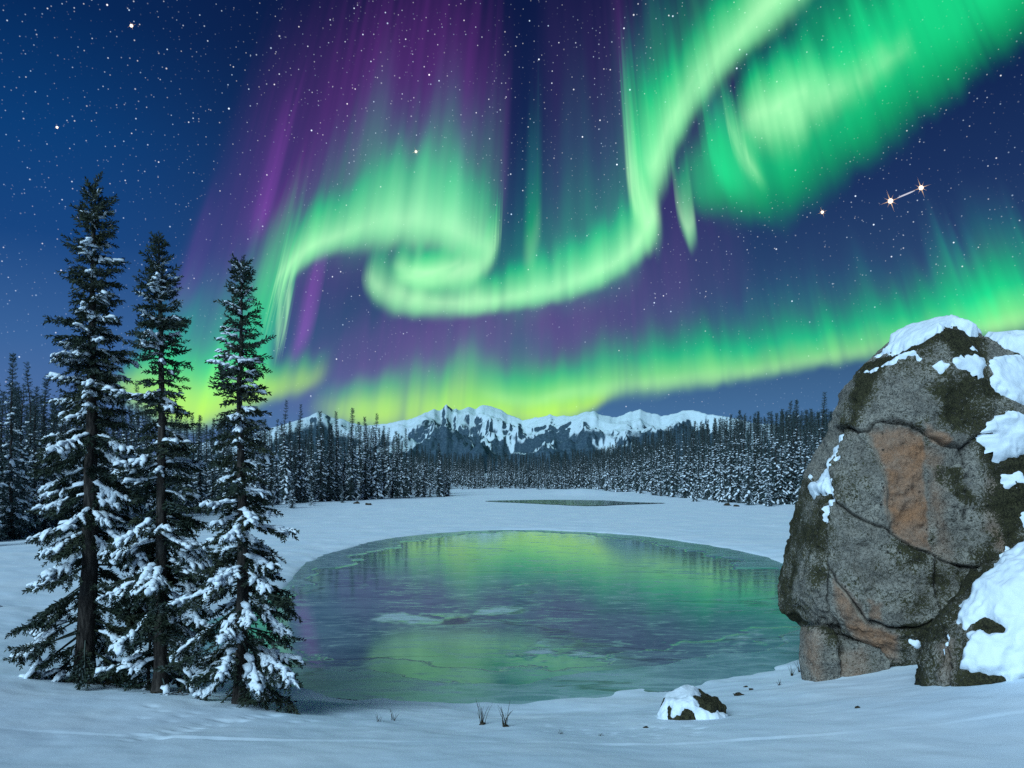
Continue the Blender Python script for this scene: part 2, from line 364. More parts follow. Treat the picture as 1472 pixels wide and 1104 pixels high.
SNOW = (.80, .86, .92)
snow_m, t, o = mat('snow')
tcx = N(t, 'ShaderNodeTexCoord').outputs['Object']
n1 = noise_node(t, .35, 5, .6, tcx); n2 = noise_node(t, 14, 6, .65, tcx); n3 = noise_node(t, 1.7, 4, .6, tcx, .6)
cc = mixc(t, mapr(t, n1.outputs['Fac'], .35, .7), (.71, .81, .91), (.82, .885, .95))
hh = math_node(t, 'ADD', math_node(t, 'MULTIPLY', n2.outputs['Fac'], .35), n3.outputs['Fac'])
principled(t, o, cc, .62, hh, .22, .04, spec=.25)

pad_m, t, o = mat('snow_load')
tcx = N(t, 'ShaderNodeTexCoord').outputs['Object']
n2 = noise_node(t, 9, 5, .6, tcx)
principled(t, o, (.82, .87, .93), .65, n2.outputs['Fac'], .4, .03, spec=.2)

# ------------------------------------------------------------------ the shore of the pond, and the height of the land
pond_px = [(250, 925), (275, 952), (340, 972), (420, 988), (500, 998), (600, 1007), (680, 1010), (780, 1005), (880, 996), (980, 984), (1060, 972), (1157, 945), (1240, 905), (1270, 868),
           (1225, 838), (1130, 814), (1085, 799), (1000, 783), (900, 770), (760, 763), (650, 766), (560, 776), (482, 796), (440, 815), (420, 838), (385, 865), (320, 890), (262, 908)]
shore = np.array([at(x, y, EYE*F/(y-HY))[:2] for x, y in pond_px])
shore, _ = spline(shore, 220, closed=True)
def shore_dist(P):
    """signed distance to the shore of the pond, positive on land"""
    P = np.asarray(P, float); out = np.full(len(P), 1e9); ins = np.zeros(len(P), bool)
    near = (P[:, 0] > -22) & (P[:, 0] < 26) & (P[:, 1] > 10) & (P[:, 1] < 82)
    Q = P[near]; d2 = np.full(len(Q), 1e9); inn = np.zeros(len(Q), bool)
    A = shore; B = np.roll(shore, -1, 0)
    for a, b in zip(A, B):
        ab = b-a; w = Q-a
        tt = np.clip((w@ab)/(ab@ab), 0, 1)
        d2 = np.minimum(d2, ((w-tt[:, None]*ab)**2).sum(1))
        c = (a[1] > Q[:, 1]) != (b[1] > Q[:, 1])
        xx = a[0]+(Q[:, 1]-a[1])/(b[1]-a[1]+1e-12)*(b[0]-a[0])
        inn ^= c & (Q[:, 0] < xx)
    d = np.sqrt(d2); d[inn] *= -1
    out[near] = d; out[~near] = np.hypot(P[~near, 0]-2, P[~near, 1]-40)-8
    return out

ctl = []
for X, Y, Z in ((0, -14, 4.6), (-14, -10, 4.6), (14, -10, 4.9), (0, 0, 3.42), (-8, 0, 3.6), (9, 0, 3.9), (-5.3, 8, 1.95), (0, 8, 1.92), (5.3, 8, 2.0), (9, 8, 2.5), (-9, 8, 2.1), (0, 4, 2.65), (13, 12, 2.6),
                (-9.2, 13.2, 1.42), (-8.05, 14.5, .99), (-6.44, 14, .97), (-4.69, 13.2, 1.02), (-2.6, 13.3, .72), (0, 13, .80), (0, 15, .33), (-1.4, 15.2, .36), (-6, 16.5, .55), (-7.5, 18, .50), (-11.5, 18, 1.05),
                (-13.5, 23, .85), (-12, 30, .55), (-17, 32, .85), (-22, 40, .6), (-14, 45, .25), (-33, 50, .6), (-30, 25, 1.3),
                (2.9, 12.5, .97), (4.5, 14, .78), (5.0, 16.2, .45), (6.24, 16.3, .56), (8.2, 16.0, .88), (6.6, 12, 1.52), (7.7, 11.5, 1.83), (10, 12, 2.2), (9.6, 16.5, 1.25), (9.0, 18, .95), (12, 17, 1.6), (15, 22, 1.2),
                (16, 30, .55), (7.6, 19.5, .28), (18, 14, 2.6), (24, 30, 1.0), (20, 45, .4), (-20, 14, 2.0), (22, 6, 3.2), (-22, 0, 3.6)):
    ctl.append((X, Y, Z))
for x, y in pond_px[3:12]:
    p = at(x, y, EYE*F/(y-HY)); ctl.append((p[0], p[1], .02))
for x in (-40, -20, 0, 20, 40):
    ctl.append((x, 85, .15)); ctl.append((x*1.3, 62, .3 if abs(x) > 30 else .12))
ctl = np.array(ctl)
def tps(r): return np.where(r > 1e-9, r*r*np.log(r+1e-12), 0)
_A = tps(np.linalg.norm(ctl[:, None, :2]-ctl[None, :, :2], axis=2))+np.eye(len(ctl))*.8
_Pm = np.concatenate([np.ones((len(ctl), 1)), ctl[:, :2]], 1)
_M = np.block([[_A, _Pm], [_Pm.T, np.zeros((3, 3))]])
_wt = np.linalg.solve(_M, np.concatenate([ctl[:, 2], np.zeros(3)]))
def height(X, Y):
    X = np.atleast_1d(np.asarray(X, float)); Y = np.atleast_1d(np.asarray(Y, float))
    P = np.stack([X, Y], 1); z = np.zeros(len(P))
    for k in range(0, len(P), 20000):
        q = P[k:k+20000]
        z[k:k+20000] = tps(np.linalg.norm(q[:, None]-ctl[None, :, :2], axis=2))@_wt[:-3]+_wt[-3]+q@_wt[-2:]
    far = .16+np.clip((np.abs(X)-34)/60, 0, 3)*.5+np.clip((Y-150)/120, 0, 2.6)**1.5*.55
    far = far+.25*fbm(P/23, 3, 5)*sstep(70, 140, Y)*(1-np.exp(-((X-12)/34)**4-((Y-131)/24)**4))
    # a low snow hump at the foot of the far forest
    far = far+1.3*np.exp(-((X-17)/9)**2-((Y-172)/9)**2)
    w = sstep(48, 78, np.hypot(X, Y*.96))
    w = np.maximum(w, sstep(20, 40, -Y)); w = np.maximum(w, sstep(22, 40, np.abs(X))*sstep(-20, 30, Y))
    side = np.where(Y < 45, 1.2+1.6*sstep(45, 0, Y), .3)
    z = np.clip(z, -2, 5.5)*(1-w)+(far*sstep(20, 60, Y)+side*(1-sstep(20, 60, Y)))*w
    d = shore_dist(P)
    z = z+.035*fbm(P*.55, 4, 9)*sstep(.2, 2, d)+.006*fbm(P*np.array((1.4, 2.0)), 3, 77)*sstep(.2, 2, d)
    edge = .03+.05*(fbm(P*.8, 3, 4)+.6)
    land = np.maximum(z, .06)*(1-np.exp(-np.clip(d, 0, None)/1.1))+edge*(1-np.exp(-np.clip(d, 0, None)/.10))*np.exp(-np.clip(d, 0, None)/6)
    return np.where(d > 0, land, -.35*(1-np.exp(np.clip(d, -20, 0)/.4)))
def ground_at(x, y):
    """where the line of sight through pixel (x, y) meets the snow"""
    Ys = np.concatenate([np.arange(5, 40, .05), np.arange(40, 260, .5)])
    Xs = (x-CX)/F*Ys; Zs = EYE-(y-HY)/F*Ys
    hit = np.nonzero(height(Xs, Ys) >= Zs)[0]
    k = hit[0] if len(hit) else len(Ys)-1
    return np.array((Xs[k], Ys[k], height(Xs[k], Ys[k])[0]))

# snow field: one sheet, fine near the camera, out to the mountains and beyond
ys = np.concatenate([-np.geomspace(60, .3, 40), np.arange(0, 8, .12), np.arange(8, 24, .045), np.geomspace(24, 90, 230), np.geomspace(90.6, 9000, 130)])
us = np.concatenate([-np.geomspace(9, .86, 25)[:-1], np.linspace(-.86, .86, 430), np.geomspace(.86, 9, 25)[1:]])
sc = np.maximum(np.abs(ys), 9)
GX = us[None]*sc[:, None]; GY = np.repeat(ys[:, None], len(us), 1)
gz = height(GX.ravel(), GY.ravel())
fx, fy = GX.ravel(), GY.ravel()
def dent(x, y, rx, ry, h):
    p = ground_at(x, y); global gz
    gz = gz+h*np.exp(-((fx-p[0])/rx)**2-((fy-p[1])/ry)**2)
_r = np.random.default_rng(8)
for k in range(26):                                # faint old ski or animal tracks on the lower left
    x = 190+k*10; dent(x+_r.normal(0, 3), 1066-k*1.9+_r.normal(0, 1.5), .10, .07, -.022); dent(x+4, 1058-k*1.6+_r.normal(0, 1.5), .12, .05, -.018)
for k in range(40):
    dent(_r.uniform(780, 1010), _r.uniform(1040, 1062), .05, .04, -.02)
for k in range(14):
    dent(_r.uniform(180, 480), _r.uniform(1010, 1040), .10, .06, -.018)
ground = mesh('snow_ground', np.stack([fx, fy, gz], 1), grid_faces(len(ys), len(us)), [snow_m])
tag(ground, kind='structure')

# ------------------------------------------------------------------ the frozen pond
ice_m, t, o = mat('pond_ice')
geo = N(t, 'ShaderNodeNewGeometry')
mp = N(t, 'ShaderNodeMapping'); mp.inputs['Scale'].default_value = (.35, 1, 1); t.links.new(geo.outputs['Position'], mp.inputs['Vector'])
fr = attr(t, 'frost'); sh = attr(t, 'shelf'); dk = attr(t, 'open')
na = noise_node(t, .9, 6, .62, mp.outputs[0], .8); nb = noise_node(t, 7, 6, .7, mp.outputs[0], .4); ncn = noise_node(t, 30, 3, .6, mp.outputs[0])
vc = N(t, 'ShaderNodeTexVoronoi', feature='DISTANCE_TO_EDGE'); vc.inputs['Scale'].default_value = .22
wv = N(t, 'ShaderNodeVectorMath', operation='ADD'); t.links.new(mp.outputs[0], wv.inputs[0])
nv = noise_node(t, .8, 4, .6, mp.outputs[0]); vs = N(t, 'ShaderNodeVectorMath', operation='SCALE'); t.links.new(nv.outputs['Color'], vs.inputs[0]); vs.inputs['Scale'].default_value = 1.8
t.links.new(vs.outputs[0], wv.inputs[1]); t.links.new(wv.outputs[0], vc.inputs['Vector'])
crack = mapr(t, vc.outputs['Distance'], .026, .004)
crack = math_node(t, 'MULTIPLY', crack, mapr(t, na.outputs['Fac'], .42, .56))
base = mixc(t, mapr(t, na.outputs['Fac'], .38, .68), (.075, .145, .15), (.15, .24, .24))
base = mixc(t, math_node(t, 'MULTIPLY', mapr(t, nb.outputs['Fac'], .46, .70), .7), base, (.20, .29, .30))
wsp = noise_node(t, 1.5, 9, .68, mp.outputs[0], 1.6)
wisp = math_node(t, 'MULTIPLY', mapr(t, wsp.outputs['Fac'], .50, .66), .75)
base = mixc(t, wisp, base, (.30, .41, .43))
base = mixc(t, dk, base, (.016, .022, .03))
shc = mixc(t, mapr(t, wsp.outputs['Fac'], .35, .65), (.13, .235, .265), (.32, .43, .47))
base = mixc(t, sh, base, shc)
frm = math_node(t, 'MULTIPLY', fr, mapr(t, wsp.outputs['Fac'], .36, .56))
base = mixc(t, frm, base, (.52, .62, .66))
base = mixc(t, math_node(t, 'MULTIPLY', crack, .7), base, (.01, .03, .035))
rg = mapr(t, nb.outputs['Fac'], .3, .75, .025, .10)
rg = math_node(t, 'ADD', rg, math_node(t, 'MULTIPLY', wisp, .22)); rg = math_node(t, 'ADD', rg, math_node(t, 'MULTIPLY', sh, .16)); rg = math_node(t, 'ADD', rg, math_node(t, 'MULTIPLY', frm, .35))
hb = math_node(t, 'ADD', math_node(t, 'MULTIPLY', nb.outputs['Fac'], .6), math_node(t, 'MULTIPLY', ncn.outputs['Fac'], .15))
hb = math_node(t, 'SUBTRACT', hb, math_node(t, 'MULTIPLY', crack, .6))
principled(t, o, base, rg, hb, .03, .04, ior=1.55)

py = np.concatenate([np.arange(15.8, 22, .04), np.geomspace(22, 74, 240)])
pu = np.linspace(-.46, .56, 520)
PX = pu[None]*py[:, None]; PY = np.repeat(py[:, None], len(pu), 1)
pp = np.stack([PX.ravel(), PY.ravel()], 1); pd = shore_dist(pp)
ypx = HY+EYE*F/pp[:, 1]; xpx = CX+F*pp[:, 0]/pp[:, 1]
# shelf of older ice round the edge: wide on the near side, two steps
jag = fbm(pp*.55, 5, 31)
wsh = .55+.9*sstep(30, 17, pp[:, 1])+.55*jag
wsh = np.where(pp[:, 1] > 40, .9+1.3*sstep(-2, -9, pp[:, 0])+1.5*sstep(4, 12, pp[:, 0])+1.2*jag, wsh)
sh1 = sstep(.06, -.06, -pd-wsh)
sh2 = sstep(.10, -.10, -pd-wsh*1.9-.35-.5*fbm(pp*.4, 4, 77))*sstep(28, 20, pp[:, 1])
shelf = np.clip(.72*sh1+.28*sh2, 0, 1)
def blob(x, y, rx, ry, rot=0):
    dx, dy = xpx-x, ypx-y
    return np.exp(-(((dx*math.cos(rot)+dy*math.sin(rot))/rx)**2+((-dx*math.sin(rot)+dy*math.cos(rot))/ry)**2)*1.2)
q = np.stack([xpx/60, ypx/16], 1); nz = fbm(q, 5, 13); nz2 = fbm(np.stack([xpx/26, ypx/6], 1), 5, 19)
fb = blob(575, 888, 62, 9, .03)*1.35+blob(700, 880, 70, 9, -.05)*.85+blob(780, 935, 62, 16, -.25)*1.1+blob(850, 945, 60, 9)*.8+blob(660, 905, 40, 8)*.3+blob(1060, 925, 60, 14, -.2)*.55+blob(640, 985, 30, 6)*.8+blob(760, 842, 70, 5)*.55+blob(560, 866, 60, 6)*.6
frost = sstep(.40, .95, fb*(.75+.5*nz)+.55*nz2*np.clip(fb*2, 0, 1))
opn = sstep(.5, .7, blob(655, 893, 26, 7, -.1)*1.2+blob(720, 880, 40, 5, .1)*.7+blob(880, 935, 60, 14)*.6+.2*nz)*.8*(1-frost)
pz = .012+.05*sh1+.02*sh2+.012*frost*(.5+.5*fbm(pp*3, 3, 3))
keep = (pd.reshape(PX.shape) < .6)
gf = grid_faces(*PX.shape); kf = keep.ravel()[gf].all(1)
gf = gf[kf]; used = np.unique(gf); remap = np.zeros(len(pp), int); remap[used] = np.arange(len(used))
pond = mesh('frozen_pond', np.stack([pp[:, 0], pp[:, 1], pz], 1)[used], remap[gf], [ice_m], attrs={'frost': frost[used]*.95, 'shelf': shelf[used], 'open': opn[used]})
tag(pond, kind='structure')

# far strip of open water in the snow
wm, t, o = mat('dark_water')
geo = N(t, 'ShaderNodeNewGeometry'); nw = noise_node(t, .4, 4, .6, geo.outputs['Position'])
principled(t, o, (.02, .045, .06), .12, nw.outputs['Fac'], .1, .05, ior=1.5)
def strip(name, pts):
    c = np.array([at(x, y, (EYE-.3)*F/(y-HY))[:2] for x, y in pts]); c, _ = spline(c, 90, closed=True)
    z = height(c[:, 0], c[:, 1]).max()+np.full(90, .03)
    m = c.mean(0); V = np.concatenate([np.c_[c, z], np.c_[c*.5+m*.5, np.full(90, z.mean())], [[m[0], m[1], z.mean()]]])
    k = np.arange(90); k2 = (k+1) % 90
    o = mesh(name, V, [np.stack([k, k2, 90+k2, 90+k], 1), np.stack([90+k, 90+k2, np.full(90, 180)], 1)], [wm])
    return tag(o, kind='structure')
strip('open_water', [(697, 719.5), (745, 718.3), (800, 717.8), (866, 718.6), (905, 721), (957, 722.4), (900, 724.3), (840, 726.2), (790, 724.0), (735, 721.5)])

# ------------------------------------------------------------------ mountains
mtn_m, t, o = mat('mountain')
tcx = N(t, 'ShaderNodeNewGeometry').outputs['Position']
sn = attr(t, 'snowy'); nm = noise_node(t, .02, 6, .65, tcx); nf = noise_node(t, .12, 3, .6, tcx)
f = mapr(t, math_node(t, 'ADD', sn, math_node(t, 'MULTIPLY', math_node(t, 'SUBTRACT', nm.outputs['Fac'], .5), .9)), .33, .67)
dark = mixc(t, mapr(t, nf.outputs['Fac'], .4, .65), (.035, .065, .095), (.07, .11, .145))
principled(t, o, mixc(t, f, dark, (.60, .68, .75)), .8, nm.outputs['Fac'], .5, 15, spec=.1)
ridge_px = np.array([(250, 640), (330, 632), (400, 612), (440, 600), (456, 592), (475, 598), (500, 605), (522, 612), (545, 608), (570, 606), (592, 602), (610, 594), (624, 588), (632, 590), (642, 581), (652, 588),
                     (662, 588), (674, 584), (684, 587), (693, 582), (704, 582.5), (716, 587), (735, 597), (752, 603), (772, 600), (790, 596), (806, 597), (822, 598), (840, 593), (852, 590), (866, 596), (885, 599), (904, 592),
                     (920, 588), (936, 594), (955, 597), (975, 592), (995, 589), (1012, 593), (1030, 597), (1050, 599), (1080, 606), (1120, 612), (1200, 622), (1300, 632)])
mu_ = np.linspace(230, 1320, 620); mv = np.linspace(0, 1, 150)
Yr = 4000+250*np.sin(mu_/90)+120*np.sin(mu_/37+1)
jag_ = 2.2*(ridged(np.stack([mu_/17, mu_*0], 1), 4, 12)-.66)+.8*fbm(np.stack([mu_/5, mu_*0], 1), 2, 15)
ztop = EYE+(HY-np.interp(mu_, ridge_px[:, 0], ridge_px[:, 1])+jag_*sstep(400, 470, mu_))/F*Yr
VX, VY, VZ, SN = [], [], [], []
for v in mv:
    Yv = 2700+(Yr-2700)*min(v/.72, 1)+max(v-.72, 0)/.28*1500
    X = (mu_-CX)/F*Yv
    P = np.stack([X/330, Yv/330], 1)
    rg_ = ridged(P, 6, 3)
    if v <= .72:
        a = (v/.72)
        prof = .60*a**1.15+.40*a**3.2
        cut = (1-a)*a*4*(.66-rg_)*.95
    else:
        a = 1-(v-.72)/.28; prof = a**1.2; cut = (1-a)*.25*(.6-rg_)*2
    z = ztop*np.clip(prof-cut, 0, None)+ (6*fbm(P*9, 3, 8)*(1-np.exp(-((v-.72)/.05)**2)))
    VX.append(X); VY.append(Yv); VZ.append(z-20*(1-prof))
VX, VY, VZ = map(np.array, (VX, VY, VZ))
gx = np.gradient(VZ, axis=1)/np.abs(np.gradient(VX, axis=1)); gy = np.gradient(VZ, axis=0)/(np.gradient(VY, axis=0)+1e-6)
rel = VZ/np.maximum(ztop[None], 60)
P3 = np.stack([VX.ravel()/190, VY.ravel()/190], 1)
tree_line = .60+.16*fbm(P3*.6, 4, 41).reshape(VX.shape)+.10*np.sin(mu_/31)[None]
snow_shade = .5+(rel-tree_line)*3.2-.9*np.clip(np.abs(gx)-.75, 0, 1)+.30*fbm(P3*np.array((2.5, .7)), 4, 51).reshape(VX.shape)
snow_shade += -1.0*sstep(.25, .7, -gx)*sstep(.35, .75, rel)*(.55+.8*fbm(P3*2.2, 3, 71).reshape(VX.shape))  # dark rock on right-facing slopes near the peaks, painting in their shaded side
snow_shade += .9*sstep(.62, .8, fbm(P3*np.array((1.3, .9)), 3, 61).reshape(VX.shape)+.25)*sstep(.12, .3, rel)*sstep(.62, .4, rel)
mtn = mesh('mountains', np.stack([VX, VY, VZ], -1).reshape(-1, 3), grid_faces(len(mv), len(mu_)), [mtn_m], attrs={'snowy': snow_shade.ravel()})
tag(mtn, kind='structure')

# ------------------------------------------------------------------ trees
bark_m, t, o = mat('spruce_bark')
tcx = N(t, 'ShaderNodeTexCoord').outputs['Object']
mp = N(t, 'ShaderNodeMapping'); mp.inputs['Scale'].default_value = (9, 9, 1.6); t.links.new(tcx, mp.inputs['Vector'])
nb = noise_node(t, 2.4, 6, .7, mp.outputs[0], .4); nl = noise_node(t, 1.3, 3, .6, tcx)
cc = mixc(t, mapr(t, nb.outputs['Fac'], .35, .7), (.018, .015, .014), (.085, .068, .058))
cc = mixc(t, math_node(t, 'MULTIPLY', mapr(t, nl.outputs['Fac'], .5, .7), .4), cc, (.10, .10, .095))
principled(t, o, cc, .9, nb.outputs['Fac'], .9, .03, spec=.1)

def needle_mat(name, a, b, c, frosty):
    m, t, o = mat(name)
    geo = N(t, 'ShaderNodeNewGeometry')
    n = noise_node(t, 1.1, 3, .6, geo.outputs['Position'])
    col = mixc(t, mapr(t, geo.outputs['Random Per Island'], 0, 1, smooth=False), a, b)
    col = mixc(t, mapr(t, n.outputs['Fac'], .4, .7), col, c)
    if frosty:
        sp = N(t, 'ShaderNodeSeparateXYZ'); t.links.new(geo.outputs['True Normal'], sp.inputs[0])
        up = mapr(t, math_node(t, 'ABSOLUTE', sp.outputs['Z']), .45, .9)
        n2 = noise_node(t, 2.3, 3, .6, geo.outputs['Position'])
        f = math_node(t, 'MULTIPLY', up, mapr(t, n2.outputs['Fac'], .42, .6))
        col = mixc(t, math_node(t, 'MULTIPLY', f, frosty), col, (.36, .44, .50))
    p = principled(t, o, col, .75, spec=.12)
    return m
hero_needles = needle_mat('spruce_needles', (.016, .026, .018), (.034, .048, .030), (.045, .052, .030), .2)
wood_needles = needle_mat('forest_needles', (.022, .040, .038), (.040, .062, .056), (.05, .075, .070), .68)

def euler_frames(dirs, roll=None):
    """rotation matrices taking local x to each direction, local z as near to up as can be"""
    d = dirs/np.linalg.norm(dirs, axis=1, keepdims=True)
    up = np.tile((0., 0., 1.), (len(d), 1)); up[np.abs(d[:, 2]) > .97] = (0, 1, 0)
    y = np.cross(up, d); y /= np.linalg.norm(y, axis=1, keepdims=True); z = np.cross(d, y)
    if roll is not None:
        c, s = np.cos(roll)[:, None], np.sin(roll)[:, None]; y, z = y*c+z*s, z*c-y*s
    return np.stack([d, y, z], -1)
def replicate(TV, TF, R, S_, T):
    """copies of a template: R (n,3,3), S_ (n,3) or (n,), T (n,3)"""
    n = len(T)
    S_ = np.asarray(S_, float)
    if S_.ndim == 1: S_ = np.repeat(S_[:, None], 3, 1)
    V = np.einsum('nij,nkj->nki', R, TV[None]*S_[:, None, :])+T[:, None]
    Fc = TF[None]+(np.arange(n)*len(TV))[:, None, None]
    return V.reshape(-1, 3), Fc.reshape(-1, TF.shape[1])
def spray_template(n, seed, nl=.2, w=.05, droop=.3):
    """a needled twig of unit length along x: n narrow leaves set round it"""
    r = np.random.default_rng(seed); V, Fc = [], []
    for k in range(n):
        s = (k+.5)/n; s0 = s*.92
        ang = k*2.4+r.uniform(-.5, .5)
        fw = r.uniform(.45, .95)
        d = np.array((fw, math.cos(ang)*.85, math.sin(ang)*.6-droop*.25)); d /= np.linalg.norm(d)
        l = nl*(1.15-.5*s)*r.uniform(.75, 1.25)
        b = np.array((s0, 0, -droop*.15*s*s)); side = np.cross(d, r.normal(size=3)); side /= np.linalg.norm(side)
        i = len(V); V += [b-side*w*.35, b+side*w*.35, b+d*l*.6+side*w*.5, b+d*l, b+d*l*.6-side*w*.5]
        Fc += [(i, i+1, i+2), (i, i+2, i+3), (i, i+3, i+4), (i, i+4, i)][:1]+[(i, i+2, i+4), (i+2, i+3, i+4)]
    return np.array(V), np.array(Fc)
def icos():
    p = (1+5**.5)/2
    V = [(-1, p, 0), (1, p, 0), (-1, -p, 0), (1, -p, 0), (0, -1, p), (0, 1, p), (0, -1, -p), (0, 1, -p), (p, 0, -1), (p, 0, 1), (-p, 0, -1), (-p, 0, 1)]
    Fc = [(0, 11, 5), (0, 5, 1), (0, 1, 7), (0, 7, 10), (0, 10, 11), (1, 5, 9), (5, 11, 4), (11, 10, 2), (10, 7, 6), (7, 1, 8), (3, 9, 4), (3, 4, 2), (3, 2, 6), (3, 6, 8), (3, 8, 9), (4, 9, 5), (2, 4, 11), (6, 2, 10), (8, 6, 7), (9, 8, 1)]
    V = [np.array(v)/np.linalg.norm(v) for v in V]
    def sub(V, Fc):
        V = list(V); c = {}; out = []
        def mid(a, b):
            k = (min(a, b), max(a, b))
            if k not in c:
                m = V[a]+V[b]; V.append(m/np.linalg.norm(m)); c[k] = len(V)-1
            return c[k]
        for a, b, d in Fc:
            e, f, g = mid(a, b), mid(b, d), mid(d, a); out += [(a, e, g), (b, f, e), (d, g, f), (e, f, g)]
        return V, out
    V0 = np.array(V), np.array(Fc)
    V, Fc = sub(V, Fc); V1 = np.array(V), np.array(Fc)
    V, Fc = sub(V, Fc)
    return V0, V1, (np.array(V), np.array(Fc))
ICO0, ICO1, ICO2 = icos()
def lump(tmpl, seed, amp=.25, f=1.6):
    V, Fc = tmpl; n = fbm(V*f+seed*7.3, 3, seed)
    return V*(1+amp*n)[:, None], Fc
def tube(P, rad, sides=8):
    """a tapering tube along the points P"""
    P = np.asarray(P, float); T = np.gradient(P, axis=0); Fm = euler_frames(T)
    a = np.linspace(0, 2*np.pi, sides, endpoint=False)
    ring = np.cos(a)[None, :, None]*Fm[:, None, :, 1]+np.sin(a)[None, :, None]*Fm[:, None, :, 2]
    V = P[:, None]+ring*np.asarray(rad, float)[:, None, None]
    return V.reshape(-1, 3), grid_faces(len(P), sides, True)
class Bag:
    def __init__(s): s.V, s.F, s.n = [], {}, 0
    def add(s, V, Fc):
        s.V.append(np.asarray(V)); s.F.setdefault(Fc.shape[1], []).append(Fc+s.n); s.n += len(V)
    def build(s, name, mats, parent=None, smooth=True):
        return mesh(name, np.concatenate(s.V), [np.concatenate(f) for f in s.F.values()], mats, parent, smooth)

